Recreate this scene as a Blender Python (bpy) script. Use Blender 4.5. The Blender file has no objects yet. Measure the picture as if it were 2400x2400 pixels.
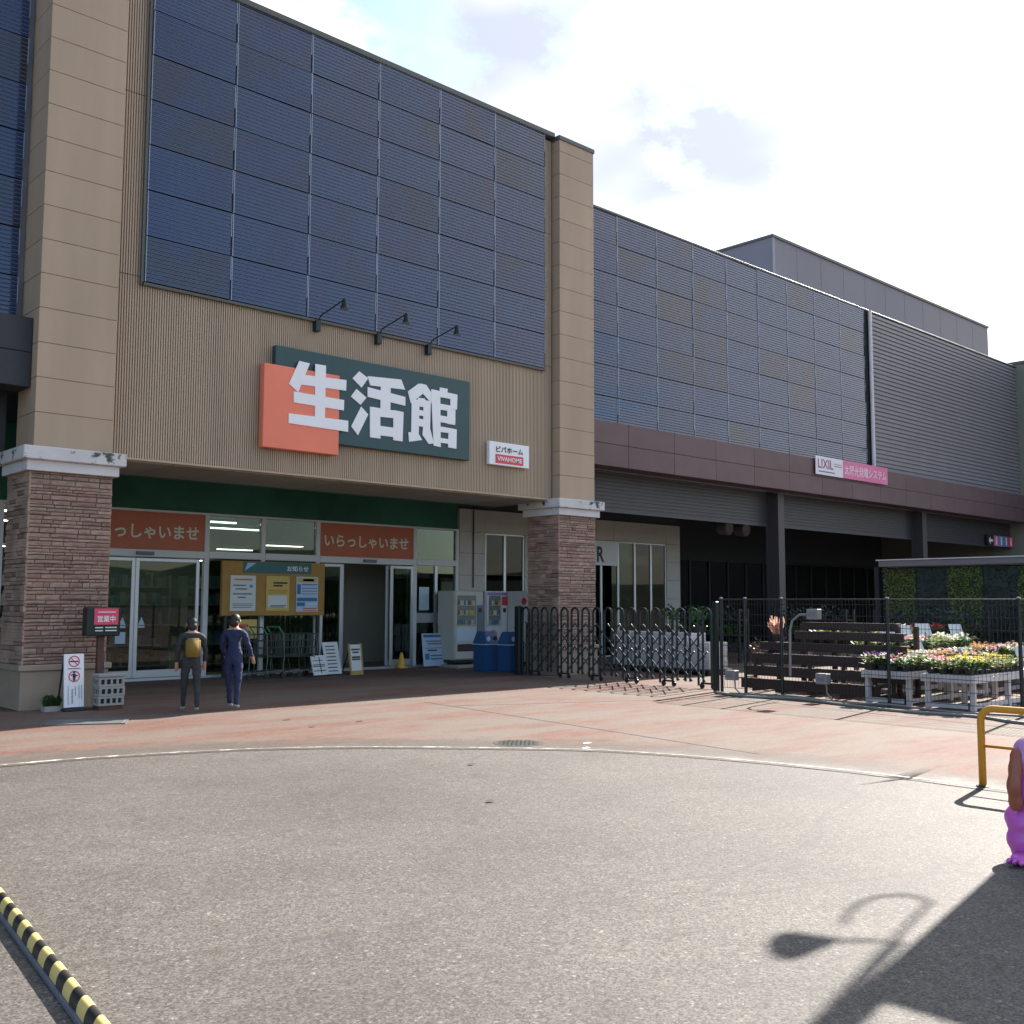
import bpy, bmesh, math, random
from mathutils import Vector, Matrix, Euler

# ------------------------------------------------------------------ camera, sky, sun, exposure
scene = bpy.context.scene
COL = scene.collection
R = math.radians
PI = math.pi
rng = random.Random(7)

CAM_YAW, CAM_PITCH, CAM_ROLL = R(42.704), R(4.974), R(0.177)
cam = bpy.data.cameras.new('camera')
cam.lens = 36.0 * 2426.35 / 2400.0
cam.sensor_width = 36.0
cam.clip_start = 0.05
cam.clip_end = 2000
camo = bpy.data.objects.new('camera', cam)
COL.objects.link(camo)
fw = Vector((math.sin(CAM_YAW) * math.cos(CAM_PITCH), math.cos(CAM_YAW) * math.cos(CAM_PITCH), math.sin(CAM_PITCH)))
rt = Vector((math.cos(CAM_YAW), -math.sin(CAM_YAW), 0))
up = rt.cross(fw)
rt2 = rt * math.cos(CAM_ROLL) + up * math.sin(CAM_ROLL)
up2 = -rt * math.sin(CAM_ROLL) + up * math.cos(CAM_ROLL)
m3 = Matrix((rt2, up2, -fw)).transposed()
camo.matrix_world = Matrix.Translation((0, 0, 1.4)) @ m3.to_4x4()
scene.camera = camo

SUN = Vector((1.37, 0.245, 1.0)).normalized()
sl = bpy.data.lights.new('sun', 'SUN')
sl.energy = 4.8
sl.angle = R(0.42)
sl.color = (1.0, 0.94, 0.86)
so = bpy.data.objects.new('sun', sl)
so.rotation_euler = SUN.to_track_quat('Z', 'Y').to_euler()
so.location = (60, 10, 45)
COL.objects.link(so)

world = bpy.data.worlds.new('World')
scene.world = world
world.use_nodes = True
wn = world.node_tree
bg = wn.nodes['Background']
bg.inputs[1].default_value = 0.1
sky = wn.nodes.new('ShaderNodeTexSky')
sky.sky_type = 'NISHITA'
sky.sun_disc = False
sky.sun_elevation = math.asin(SUN.z)
sky.sun_rotation = math.atan2(SUN.x, SUN.y)
sky.air_density = 1.0
sky.dust_density = 1.0
geo = wn.nodes.new('ShaderNodeTexCoord')
sep = wn.nodes.new('ShaderNodeSeparateXYZ')
wn.links.new(geo.outputs['Generated'], sep.inputs[0])


def wmath(op, a, b=None):
    n = wn.nodes.new('ShaderNodeMath')
    n.operation = op
    for i, v in enumerate((a, b)):
        if v is None:
            continue
        if isinstance(v, (int, float)):
            n.inputs[i].default_value = v
        else:
            wn.links.new(v, n.inputs[i])
    return n.outputs[0]


zz = wmath('ADD', wmath('MAXIMUM', sep.outputs[2], 0.0), 0.22)
cx = wmath('DIVIDE', sep.outputs[0], zz)
cy = wmath('DIVIDE', sep.outputs[1], zz)
comb = wn.nodes.new('ShaderNodeCombineXYZ')
wn.links.new(wmath('ADD', cx, 0.0491), comb.inputs[0])
wn.links.new(wmath('ADD', cy, 0.1266), comb.inputs[1])
comb.inputs[2].default_value = CLOUD_SEED = 20.79
cn = wn.nodes.new('ShaderNodeTexNoise')
cn.inputs['Scale'].default_value = 2.0
cn.inputs['Detail'].default_value = 9
cn.inputs['Roughness'].default_value = 0.58
wn.links.new(comb.outputs[0], cn.inputs['Vector'])
cr = wn.nodes.new('ShaderNodeValToRGB')
cr.color_ramp.elements[0].position = 0.385
cr.color_ramp.elements[1].position = 0.455
wn.links.new(cn.outputs['Fac'], cr.inputs[0])
cn2 = wn.nodes.new('ShaderNodeTexNoise')
cn2.inputs['Scale'].default_value = 0.9
cn2.inputs['Detail'].default_value = 4
wn.links.new(comb.outputs[0], cn2.inputs['Vector'])
cr2 = wn.nodes.new('ShaderNodeValToRGB')
cr2.color_ramp.elements[0].position = 0.36
cr2.color_ramp.elements[0].color = (1.85, 2.0, 2.6, 1)
cr2.color_ramp.elements[1].position = 0.46
cr2.color_ramp.elements[1].color = (4.3, 4.3, 4.4, 1)
wn.links.new(cn2.outputs['Fac'], cr2.inputs[0])
wm = wn.nodes.new('ShaderNodeMix')
wm.data_type = 'RGBA'
wn.links.new(sky.outputs[0], wm.inputs['A'])
wn.links.new(cr2.outputs[0], wm.inputs['B'])
# clouds scatter forward: brighter towards the sun's side of the sky, greyer away from it
dot = wn.nodes.new('ShaderNodeVectorMath')
dot.operation = 'DOT_PRODUCT'
wn.links.new(geo.outputs['Generated'], dot.inputs[0])
dot.inputs[1].default_value = SUN
fwd_ = wn.nodes.new('ShaderNodeMapRange')
fwd_.inputs[1].default_value = 0.15
fwd_.inputs[2].default_value = 0.95
fwd_.inputs[3].default_value = 0.30
fwd_.inputs[4].default_value = 1.6
wn.links.new(dot.outputs['Value'], fwd_.inputs[0])
sc_ = wn.nodes.new('ShaderNodeVectorMath')
sc_.operation = 'SCALE'
wn.links.new(cr2.outputs[0], sc_.inputs[0])
wn.links.new(fwd_.outputs[0], sc_.inputs['Scale'])
wn.links.new(sc_.outputs[0], wm.inputs['B'])
cov = wn.nodes.new('ShaderNodeMapRange')
cov.inputs[1].default_value = 0.40
cov.inputs[2].default_value = 0.72
cov.inputs[3].default_value = 0.12
cov.inputs[4].default_value = 1.0
wn.links.new(dot.outputs['Value'], cov.inputs[0])
wn.links.new(wmath('MULTIPLY', cr.outputs[0], cov.outputs[0]), wm.inputs['Factor'])
wn.links.new(wm.outputs['Result'], bg.inputs[0])

scene.view_settings.view_transform = 'Standard'
scene.view_settings.look = 'None'
scene.view_settings.exposure = 1.55
scene.view_settings.gamma = 1.0
scene.view_settings.use_curve_mapping = False
scene.cycles.max_bounces = 8
scene.cycles.transparent_max_bounces = 12


# ------------------------------------------------------------------ materials
def mat(name, col, rough=0.6, metal=0.0, var=0.0, vscale=3.0, bump=0.0, bscale=60.0, spec=0.5, rand=0.0,
        stretch=None, dirt=None, dscale=1.5, dlo=0.5, dhi=0.62, trans=0.0):
    """Principled with optional tonal noise, relief, per-object tone and blotches of a second colour."""
    m = bpy.data.materials.new(name)
    m.use_nodes = True
    nt = m.node_tree
    b = nt.nodes['Principled BSDF']
    b.inputs['Base Color'].default_value = (*col, 1)
    b.inputs['Roughness'].default_value = rough
    b.inputs['Metallic'].default_value = metal
    b.inputs['Specular IOR Level'].default_value = spec
    L = nt.links.new
    tc = nt.nodes.new('ShaderNodeTexCoord')
    vec = tc.outputs['Object']
    if stretch:
        mp = nt.nodes.new('ShaderNodeMapping')
        mp.inputs['Scale'].default_value = stretch
        L(vec, mp.inputs[0])
        vec = mp.outputs[0]
    colout = None
    if var or rand:
        hs = nt.nodes.new('ShaderNodeHueSaturation')
        hs.inputs['Color'].default_value = (*col, 1)
        val = None
        if var:
            n = nt.nodes.new('ShaderNodeTexNoise')
            n.inputs['Scale'].default_value = vscale
            n.inputs['Detail'].default_value = 6
            L(vec, n.inputs['Vector'])
            mr = nt.nodes.new('ShaderNodeMapRange')
            mr.inputs[1].default_value = 0.3
            mr.inputs[2].default_value = 0.7
            mr.inputs[3].default_value = 1 - var
            mr.inputs[4].default_value = 1 + var
            L(n.outputs['Fac'], mr.inputs[0])
            val = mr.outputs[0]
        if rand:
            oi = nt.nodes.new('ShaderNodeObjectInfo')
            mr2 = nt.nodes.new('ShaderNodeMapRange')
            mr2.inputs[3].default_value = 1 - rand
            mr2.inputs[4].default_value = 1 + rand
            L(oi.outputs['Random'], mr2.inputs[0])
            if val is None:
                val = mr2.outputs[0]
            else:
                mu = nt.nodes.new('ShaderNodeMath')
                mu.operation = 'MULTIPLY'
                L(val, mu.inputs[0])
                L(mr2.outputs[0], mu.inputs[1])
                val = mu.outputs[0]
        L(val, hs.inputs['Value'])
        colout = hs.outputs['Color']
    if dirt:
        n = nt.nodes.new('ShaderNodeTexNoise')
        n.inputs['Scale'].default_value = dscale
        n.inputs['Detail'].default_value = 8
        n.inputs['Roughness'].default_value = 0.65
        L(vec, n.inputs['Vector'])
        mr = nt.nodes.new('ShaderNodeMapRange')
        mr.inputs[1].default_value = dlo
        mr.inputs[2].default_value = dhi
        L(n.outputs['Fac'], mr.inputs[0])
        mx = nt.nodes.new('ShaderNodeMix')
        mx.data_type = 'RGBA'
        L(mr.outputs[0], mx.inputs['Factor'])
        if colout:
            L(colout, mx.inputs['A'])
        else:
            mx.inputs['A'].default_value = (*col, 1)
        mx.inputs['B'].default_value = (*dirt, 1)
        colout = mx.outputs['Result']
    if colout:
        L(colout, b.inputs['Base Color'])
    if bump:
        n = nt.nodes.new('ShaderNodeTexNoise')
        n.inputs['Scale'].default_value = bscale
        n.inputs['Detail'].default_value = 5
        L(vec, n.inputs['Vector'])
        bp = nt.nodes.new('ShaderNodeBump')
        bp.inputs['Strength'].default_value = bump
        bp.inputs['Distance'].default_value = 0.02
        L(n.outputs['Fac'], bp.inputs['Height'])
        L(bp.outputs[0], b.inputs['Normal'])
    if trans:
        tr = nt.nodes.new('ShaderNodeBsdfTranslucent')
        if colout:
            L(colout, tr.inputs[0])
        else:
            tr.inputs[0].default_value = (*col, 1)
        ms = nt.nodes.new('ShaderNodeMixShader')
        ms.inputs[0].default_value = trans
        L(b.outputs[0], ms.inputs[1])
        L(tr.outputs[0], ms.inputs[2])
        L(ms.outputs[0], nt.nodes['Material Output'].inputs[0])
    return m


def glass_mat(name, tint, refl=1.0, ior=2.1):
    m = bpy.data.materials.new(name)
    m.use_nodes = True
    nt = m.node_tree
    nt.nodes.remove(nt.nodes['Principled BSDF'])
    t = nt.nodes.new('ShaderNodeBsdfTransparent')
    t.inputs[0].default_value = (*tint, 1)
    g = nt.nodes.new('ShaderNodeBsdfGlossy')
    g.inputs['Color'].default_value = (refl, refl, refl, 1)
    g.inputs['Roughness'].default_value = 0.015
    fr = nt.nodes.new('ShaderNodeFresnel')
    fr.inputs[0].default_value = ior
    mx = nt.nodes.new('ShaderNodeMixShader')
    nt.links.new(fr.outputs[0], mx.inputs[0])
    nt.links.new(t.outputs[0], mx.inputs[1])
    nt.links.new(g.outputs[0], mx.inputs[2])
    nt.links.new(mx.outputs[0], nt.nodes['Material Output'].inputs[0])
    return m


def emit_mat(name, col, s):
    m = bpy.data.materials.new(name)
    m.use_nodes = True
    b = m.node_tree.nodes['Principled BSDF']
    b.inputs['Base Color'].default_value = (*col, 1)
    b.inputs['Emission Color'].default_value = (*col, 1)
    b.inputs['Emission Strength'].default_value = s
    return m


def asphalt_mat():
    m = mat('asphalt', (0.12, 0.112, 0.105), 0.72, spec=0.35)
    nt = m.node_tree
    L = nt.links.new
    b = nt.nodes['Principled BSDF']
    tc = nt.nodes.new('ShaderNodeTexCoord')
    P = tc.outputs['Object']

    def noise(s, d=4, ro=0.6):
        n = nt.nodes.new('ShaderNodeTexNoise')
        n.inputs['Scale'].default_value = s
        n.inputs['Detail'].default_value = d
        n.inputs['Roughness'].default_value = ro
        L(P, n.inputs['Vector'])
        return n.outputs['Fac']

    def rng_(v, a, c, lo, hi):
        n = nt.nodes.new('ShaderNodeMapRange')
        n.inputs[1].default_value = a
        n.inputs[2].default_value = c
        n.inputs[3].default_value = lo
        n.inputs[4].default_value = hi
        L(v, n.inputs[0])
        return n.outputs[0]

    def mul(a, c):
        n = nt.nodes.new('ShaderNodeMath')
        n.operation = 'MULTIPLY'
        L(a, n.inputs[0])
        L(c, n.inputs[1])
        return n.outputs[0]
    vo = nt.nodes.new('ShaderNodeTexVoronoi')
    vo.inputs['Scale'].default_value = 120
    L(P, vo.inputs['Vector'])
    bw = nt.nodes.new('ShaderNodeSeparateColor')
    L(vo.outputs['Color'], bw.inputs[0])
    grain = rng_(bw.outputs[0], 0, 1, 0.48, 1.52)
    v2 = nt.nodes.new('ShaderNodeTexVoronoi')
    v2.inputs['Scale'].default_value = 75
    L(P, v2.inputs['Vector'])
    b2 = nt.nodes.new('ShaderNodeSeparateColor')
    L(v2.outputs['Color'], b2.inputs[0])
    chips = rng_(b2.outputs[1], 0.975, 0.98, 1.0, 1.75)
    mid = rng_(noise(14, 6, 0.7), 0.3, 0.7, 0.86, 1.14)
    big = mul(rng_(noise(0.55, 6, 0.65), 0.35, 0.65, 0.82, 1.14), rng_(noise(2.6, 5), 0.56, 0.72, 1.0, 0.80))
    v3 = nt.nodes.new('ShaderNodeTexVoronoi')
    v3.inputs['Scale'].default_value = 62
    L(P, v3.inputs['Vector'])
    b3 = nt.nodes.new('ShaderNodeSeparateColor')
    L(v3.outputs['Color'], b3.inputs[0])
    tot = mul(mul(mul(grain, chips), rng_(b3.outputs[2], 0, 1, 0.84, 1.16)), mul(mid, big))
    hs = nt.nodes.new('ShaderNodeHueSaturation')
    hs.inputs['Color'].default_value = (0.096, 0.086, 0.076, 1)
    L(tot, hs.inputs['Value'])
    # hairline cracks running across the lot
    mp = nt.nodes.new('ShaderNodeMapping')
    mp.inputs['Rotation'].default_value = (0, 0, R(38))
    mp.inputs['Scale'].default_value = (0.10, 0.55, 1)
    L(P, mp.inputs[0])
    vc = nt.nodes.new('ShaderNodeTexVoronoi')
    vc.feature = 'DISTANCE_TO_EDGE'
    vc.inputs['Scale'].default_value = 1.0
    nz = nt.nodes.new('ShaderNodeTexNoise')
    nz.inputs['Scale'].default_value = 2.5
    nz.inputs['Detail'].default_value = 6
    L(mp.outputs[0], nz.inputs['Vector'])
    mv = nt.nodes.new('ShaderNodeMix')
    mv.data_type = 'VECTOR'
    mv.inputs['Factor'].default_value = 0.12
    L(mp.outputs[0], mv.inputs['A'])
    L(nz.outputs['Color'], mv.inputs['B'])
    L(mv.outputs['Result'], vc.inputs['Vector'])
    crack = rng_(vc.outputs['Distance'], 0.0, 0.006, 0.4, 0.0)
    mx = nt.nodes.new('ShaderNodeMix')
    mx.data_type = 'RGBA'
    L(crack, mx.inputs['Factor'])
    L(hs.outputs['Color'], mx.inputs['A'])
    mx.inputs['B'].default_value = (0.05, 0.047, 0.043, 1)
    L(mx.outputs['Result'], b.inputs['Base Color'])
    bp = nt.nodes.new('ShaderNodeBump')
    bp.inputs['Strength'].default_value = 0.55
    bp.inputs['Distance'].default_value = 0.006
    L(bw.outputs[0], bp.inputs['Height'])
    L(bp.outputs[0], b.inputs['Normal'])
    return m


def paving_mat():
    m = mat('pink_paving', (0.3, 0.2, 0.17), 0.82, spec=0.22)
    nt = m.node_tree
    L = nt.links.new
    b = nt.nodes['Principled BSDF']
    tc = nt.nodes.new('ShaderNodeTexCoord')
    P = tc.outputs['Object']
    br = nt.nodes.new('ShaderNodeTexBrick')
    br.inputs['Scale'].default_value = 1.0
    br.inputs['Brick Width'].default_value = 0.2
    br.inputs['Row Height'].default_value = 0.1
    br.inputs['Mortar Size'].default_value = 0.004
    br.inputs['Color1'].default_value = (0.165, 0.084, 0.064, 1)
    br.inputs['Color2'].default_value = (0.130, 0.066, 0.051, 1)
    br.inputs['Mortar'].default_value = (0.13, 0.10, 0.085, 1)
    mp = nt.nodes.new('ShaderNodeMapping')
    mp.inputs['Rotation'].default_value = (0, 0, 0)
    L(P, mp.inputs[0])
    L(mp.outputs[0], br.inputs['Vector'])
    n1 = nt.nodes.new('ShaderNodeTexNoise')
    n1.inputs['Scale'].default_value = 0.9
    n1.inputs['Detail'].default_value = 9
    n1.inputs['Roughness'].default_value = 0.68
    ms = nt.nodes.new('ShaderNodeMapping')
    ms.inputs['Rotation'].default_value = (0, 0, R(20))
    ms.inputs['Scale'].default_value = (0.45, 1.6, 1)
    L(P, ms.inputs[0])
    L(ms.outputs[0], n1.inputs['Vector'])
    mr = nt.nodes.new('ShaderNodeMapRange')
    mr.inputs[1].default_value = 0.40
    mr.inputs[2].default_value = 0.56
    L(n1.outputs['Fac'], mr.inputs[0])
    mx = nt.nodes.new('ShaderNodeMix')
    mx.data_type = 'RGBA'
    mx.inputs['B'].default_value = (0.148, 0.120, 0.099, 1)
    mu = nt.nodes.new('ShaderNodeMath')
    mu.operation = 'MULTIPLY'
    mu.inputs[1].default_value = 0.95
    L(mr.outputs[0], mu.inputs[0])
    L(mu.outputs[0], mx.inputs['Factor'])
    L(br.outputs['Color'], mx.inputs['A'])
    n2 = nt.nodes.new('ShaderNodeTexNoise')
    n2.inputs['Scale'].default_value = 30
    n2.inputs['Detail'].default_value = 6
    L(P, n2.inputs['Vector'])
    mr2 = nt.nodes.new('ShaderNodeMapRange')
    mr2.inputs[1].default_value = 0.3
    mr2.inputs[2].default_value = 0.7
    mr2.inputs[3].default_value = 0.85
    mr2.inputs[4].default_value = 1.15
    L(n2.outputs['Fac'], mr2.inputs[0])
    hs = nt.nodes.new('ShaderNodeHueSaturation')
    L(mx.outputs['Result'], hs.inputs['Color'])
    L(mr2.outputs[0], hs.inputs['Value'])
    L(hs.outputs['Color'], b.inputs['Base Color'])
    bp = nt.nodes.new('ShaderNodeBump')
    bp.inputs['Strength'].default_value = 0.3
    bp.inputs['Distance'].default_value = 0.004
    bp.invert = True
    L(br.outputs['Fac'], bp.inputs['Height'])
    L(bp.outputs[0], b.inputs['Normal'])
    return m


def stone_mat():
    m = mat('stone_veneer', (0.3, 0.2, 0.15), 0.85, bump=0.6, bscale=45)
    nt = m.node_tree
    L = nt.links.new
    b = nt.nodes['Principled BSDF']
    oi = nt.nodes.new('ShaderNodeObjectInfo')
    cr_ = nt.nodes.new('ShaderNodeValToRGB')
    cols = [(0.0, (0.24, 0.155, 0.12)), (0.2, (0.36, 0.225, 0.175)), (0.4, (0.42, 0.275, 0.21)), (0.6, (0.32, 0.205, 0.165)),
            (0.8, (0.45, 0.32, 0.245)), (1.0, (0.30, 0.205, 0.17))]
    el = cr_.color_ramp.elements
    el[0].position, el[0].color = cols[0][0], (*cols[0][1], 1)
    el[1].position, el[1].color = cols[-1][0], (*cols[-1][1], 1)
    for p_, c_ in cols[1:-1]:
        e = el.new(p_)
        e.color = (*c_, 1)
    L(oi.outputs['Random'], cr_.inputs[0])
    tc = nt.nodes.new('ShaderNodeTexCoord')
    n = nt.nodes.new('ShaderNodeTexNoise')
    n.inputs['Scale'].default_value = 3
    n.inputs['Detail'].default_value = 7
    L(tc.outputs['Object'], n.inputs['Vector'])
    mr = nt.nodes.new('ShaderNodeMapRange')
    mr.inputs[1].default_value = 0.3
    mr.inputs[2].default_value = 0.7
    mr.inputs[3].default_value = 0.72
    mr.inputs[4].default_value = 1.25
    L(n.outputs['Fac'], mr.inputs[0])
    hs = nt.nodes.new('ShaderNodeHueSaturation')
    L(cr_.outputs[0], hs.inputs['Color'])
    L(mr.outputs[0], hs.inputs['Value'])
    L(hs.outputs['Color'], b.inputs['Base Color'])
    return m


def panel_mat():
    m = mat('photovoltaic_glass', (0.02, 0.04, 0.1), 0.07, spec=0.5)
    nt = m.node_tree
    L = nt.links.new
    b = nt.nodes['Principled BSDF']
    b.inputs['IOR'].default_value = 1.8
    oi = nt.nodes.new('ShaderNodeObjectInfo')
    cr_ = nt.nodes.new('ShaderNodeValToRGB')
    el = cr_.color_ramp.elements
    el[0].position, el[0].color = 0.0, (0.004, 0.018, 0.090, 1)
    el[1].position, el[1].color = 1.0, (0.018, 0.014, 0.020, 1)
    for p_, c_ in ((0.3, (0.003, 0.028, 0.095)), (0.6, (0.006, 0.016, 0.078)), (0.82, (0.010, 0.015, 0.05))):
        e = el.new(p_)
        e.color = (*c_, 1)
    tc = nt.nodes.new('ShaderNodeTexCoord')
    n = nt.nodes.new('ShaderNodeTexNoise')
    n.inputs['Scale'].default_value = 1.3
    n.inputs['Detail'].default_value = 1
    ad = nt.nodes.new('ShaderNodeVectorMath')
    cb = nt.nodes.new('ShaderNodeCombineXYZ')
    m50 = nt.nodes.new('ShaderNodeMath')
    m50.operation = 'MULTIPLY'
    m50.inputs[1].default_value = 50
    L(oi.outputs['Random'], m50.inputs[0])
    L(m50.outputs[0], cb.inputs[0])
    L(tc.outputs['Object'], ad.inputs[0])
    L(cb.outputs[0], ad.inputs[1])
    L(ad.outputs[0], n.inputs['Vector'])
    ma = nt.nodes.new('ShaderNodeMapRange')
    ma.inputs[1].default_value = 0.3
    ma.inputs[2].default_value = 0.7
    ma.inputs[3].default_value = -0.35
    ma.inputs[4].default_value = 0.35
    L(n.outputs['Fac'], ma.inputs[0])
    su = nt.nodes.new('ShaderNodeMath')
    su.operation = 'ADD'
    su.use_clamp = True
    L(ma.outputs[0], su.inputs[0])
    L(oi.outputs['Random'], su.inputs[1])
    L(su.outputs[0], cr_.inputs[0])
    L(cr_.outputs[0], b.inputs['Base Color'])
    return m


def dust_mat():
    """grit trodden from the asphalt over the first half metre of paving; thins out along the mesh's own fade attribute"""
    m = mat('asphalt_dust', (0.118, 0.102, 0.088), 0.7)
    nt = m.node_tree
    L = nt.links.new
    b = nt.nodes['Principled BSDF']
    at = nt.nodes.new('ShaderNodeAttribute')
    at.attribute_name = 'fade'
    tc = nt.nodes.new('ShaderNodeTexCoord')
    n = nt.nodes.new('ShaderNodeTexNoise')
    n.inputs['Scale'].default_value = 2.6
    n.inputs['Detail'].default_value = 9
    n.inputs['Roughness'].default_value = 0.75
    L(tc.outputs['Object'], n.inputs['Vector'])
    ad = nt.nodes.new('ShaderNodeMath')
    ad.operation = 'ADD'
    L(at.outputs['Fac'], ad.inputs[0])
    L(n.outputs['Fac'], ad.inputs[1])
    mr = nt.nodes.new('ShaderNodeMapRange')
    mr.inputs[1].default_value = 0.62
    mr.inputs[2].default_value = 1.25
    L(ad.outputs[0], mr.inputs[0])
    L(mr.outputs[0], b.inputs['Alpha'])
    return m


M = {}
M['asphalt'] = asphalt_mat()
M['paving'] = paving_mat()
M['stone'] = stone_mat()
M['pv'] = panel_mat()
M['pv_lip'] = mat('panel_edge_metal', (0.15, 0.23, 0.41), 0.4, 0.0)
M['pv_frame'] = mat('panel_frame_metal', (0.42, 0.47, 0.56), 0.35, 0.3)
M['dark_core'] = mat('dark_backing', (0.015, 0.018, 0.024), 0.8)
M['line'] = mat('white_road_paint', (0.72, 0.70, 0.66), 0.7, var=0.08, vscale=20, dirt=(0.185, 0.155, 0.135), dscale=9, dlo=0.32, dhi=0.50)
M['siding'] = mat('tan_siding', (0.44, 0.325, 0.228), 0.7, var=0.085, vscale=1.3, bump=0.25, bscale=220, rand=0.035, stretch=(1.6, 1.6, 0.22))
M['rib'] = mat('tan_ribbed_metal', (0.44, 0.335, 0.238), 0.55, var=0.09, vscale=1.1, stretch=(2.2, 1, 0.16))
M['coping'] = mat('dark_coping_metal', (0.09, 0.095, 0.085), 0.5)
M['capstone'] = mat('white_capstone', (0.62, 0.60, 0.60), 0.75, var=0.07, vscale=4, dirt=(0.06, 0.075, 0.05), dscale=5.5, dlo=0.57, dhi=0.64, bump=0.3, bscale=60)
M['capstone_clean'] = mat('white_capstone_lower', (0.64, 0.62, 0.62), 0.75, var=0.06, vscale=4, dirt=(0.28, 0.24, 0.22), dscale=3, dlo=0.6, dhi=0.75)
M['plinth'] = mat('tan_plinth_render', (0.36, 0.285, 0.21), 0.85, var=0.08, vscale=4, bump=0.4, bscale=150)
M['soffit'] = mat('soffit_panel', (0.33, 0.32, 0.27), 0.6, var=0.08, vscale=2, rand=0.10)
M['fascia'] = mat('brown_fascia', (0.115, 0.070, 0.072), 0.6, var=0.10, vscale=2.2, rand=0.07, bump=0.15, bscale=60)
M['fascia_dark'] = mat('charcoal_fascia', (0.032, 0.031, 0.037), 0.6, var=0.1, vscale=2)
M['dust'] = dust_mat()
M['shutter'] = mat('dark_shutter', (0.050, 0.052, 0.060), 0.5, var=0.06)
M['grey_siding'] = mat('grey_corrugated_siding', (0.24, 0.236, 0.262), 0.5, var=0.04, vscale=1.0)
M['penthouse'] = mat('grey_roof_cladding', (0.185, 0.178, 0.205), 0.6, var=0.05, vscale=0.4, stretch=(1, 1, 0.3))
M['dark_steel'] = mat('dark_steel', (0.030, 0.032, 0.040), 0.45, 0.3)
M['brown_steel'] = mat('brown_steel_post', (0.066, 0.056, 0.062), 0.5, 0.2)
M['tower'] = mat('olive_tower_siding', (0.20, 0.20, 0.16), 0.7, var=0.05)
M['alu'] = mat('satin_aluminium', (0.52, 0.55, 0.58), 0.38, 0.6)
M['alu_white'] = mat('white_aluminium', (0.62, 0.65, 0.66), 0.5)
M['glass'] = glass_mat('shop_glass', (0.46, 0.56, 0.50), 1.0, 1.5)  # green tint also takes up the lens flare's cast over the entrance
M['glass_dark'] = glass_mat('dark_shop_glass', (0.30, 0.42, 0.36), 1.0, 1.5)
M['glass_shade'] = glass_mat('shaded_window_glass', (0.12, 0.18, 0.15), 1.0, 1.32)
M['upper_flare_green'] = mat('flare_green_soffit_wall', (0.02, 0.135, 0.085), 0.7, var=0.3, vscale=1.2)  # lens flare's green put into the colour of the dark wall and beam
M['dark_ceiling'] = mat('dark_canopy_ceiling', (0.035, 0.046, 0.056), 0.8)  # bluish lift in this dark tone stands in for lens haze
M['orange_film'] = mat('orange_window_film', (0.46, 0.12, 0.055), 0.5, var=0.06, vscale=2)
M['sign_white'] = mat('sign_white', (0.86, 0.86, 0.88), 0.5)
M['cream_text'] = mat('cream_lettering', (0.66, 0.70, 0.58), 0.5)
M['sign_green'] = mat('sign_dark_green', (0.016, 0.062, 0.070), 0.45, var=0.08, vscale=1)
M['sign_orange'] = mat('sign_orange', (0.86, 0.215, 0.125), 0.5, var=0.05, vscale=1.5)
M['sign_edge'] = mat('sign_edge_dark', (0.02, 0.03, 0.04), 0.6)
M['red'] = mat('sign_red', (0.66, 0.055, 0.075), 0.5)
M['pink_red'] = mat('sign_pink_red', (0.72, 0.07, 0.13), 0.5)
M['pink'] = mat('banner_pink', (0.66, 0.17, 0.32), 0.6, var=0.08, vscale=3)
M['banner_white'] = mat('banner_white', (0.70, 0.66, 0.72), 0.6)
M['banner_text'] = mat('banner_pale_text', (0.80, 0.62, 0.70), 0.6)
M['maroon'] = mat('maroon_lettering', (0.24, 0.05, 0.12), 0.6)
M['black'] = mat('black_print', (0.018, 0.020, 0.024), 0.5)
M['tan_tile'] = mat('pale_tan_wall_tile', (0.47, 0.455, 0.41), 0.7, var=0.05, vscale=3, rand=0.03)
M['interior_wall'] = mat('shop_interior_wall', (0.10, 0.17, 0.13), 0.8, var=0.1, vscale=1)
M['interior_floor'] = mat('shop_floor', (0.20, 0.22, 0.19), 0.35)
M['interior_ceiling'] = mat('shop_ceiling', (0.24, 0.28, 0.26), 0.8)
M['shelf_white'] = mat('shelf_metal', (0.45, 0.46, 0.44), 0.5)
M['strip'] = emit_mat('lit_strip_light', (1.0, 0.95, 0.90), 3.2)
M['board_wood'] = mat('cork_yellow_board', (0.38, 0.22, 0.055), 0.7, var=0.10, vscale=5)
M['board_teal'] = mat('header_teal', (0.03, 0.14, 0.14), 0.5)
M['paper'] = mat('paper_white', (0.66, 0.70, 0.70), 0.7)
M['paper_yellow'] = mat('paper_yellow', (0.62, 0.46, 0.14), 0.7)
M['paper_blue'] = mat('paper_blue', (0.12, 0.30, 0.52), 0.6)
M['paper_pale_blue'] = mat('paper_pale_blue', (0.45, 0.58, 0.72), 0.6)
M['print_grey'] = mat('grey_print', (0.16, 0.20, 0.26), 0.7)
M['print_blue'] = mat('blue_print', (0.05, 0.17, 0.38), 0.7)
M['print_orange'] = mat('orange_print', (0.60, 0.25, 0.04), 0.7)
M['yellow_wood'] = mat('yellow_wood', (0.44, 0.30, 0.09), 0.6, var=0.1, vscale=6)
M['cone'] = mat('yellow_cone', (0.66, 0.42, 0.04), 0.5)
M['green_plastic'] = mat('green_plastic', (0.02, 0.24, 0.13), 0.4)
M['blue_bin'] = mat('blue_bin_plastic', (0.02, 0.085, 0.22), 0.38, var=0.05)
M['vend_grey'] = mat('vending_grey', (0.48, 0.50, 0.47), 0.4, var=0.04)
M['vend_white'] = mat('vending_white', (0.62, 0.62, 0.66), 0.4)
M['vend_window'] = mat('vending_window_back', (0.16, 0.19, 0.19), 0.3)
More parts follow.
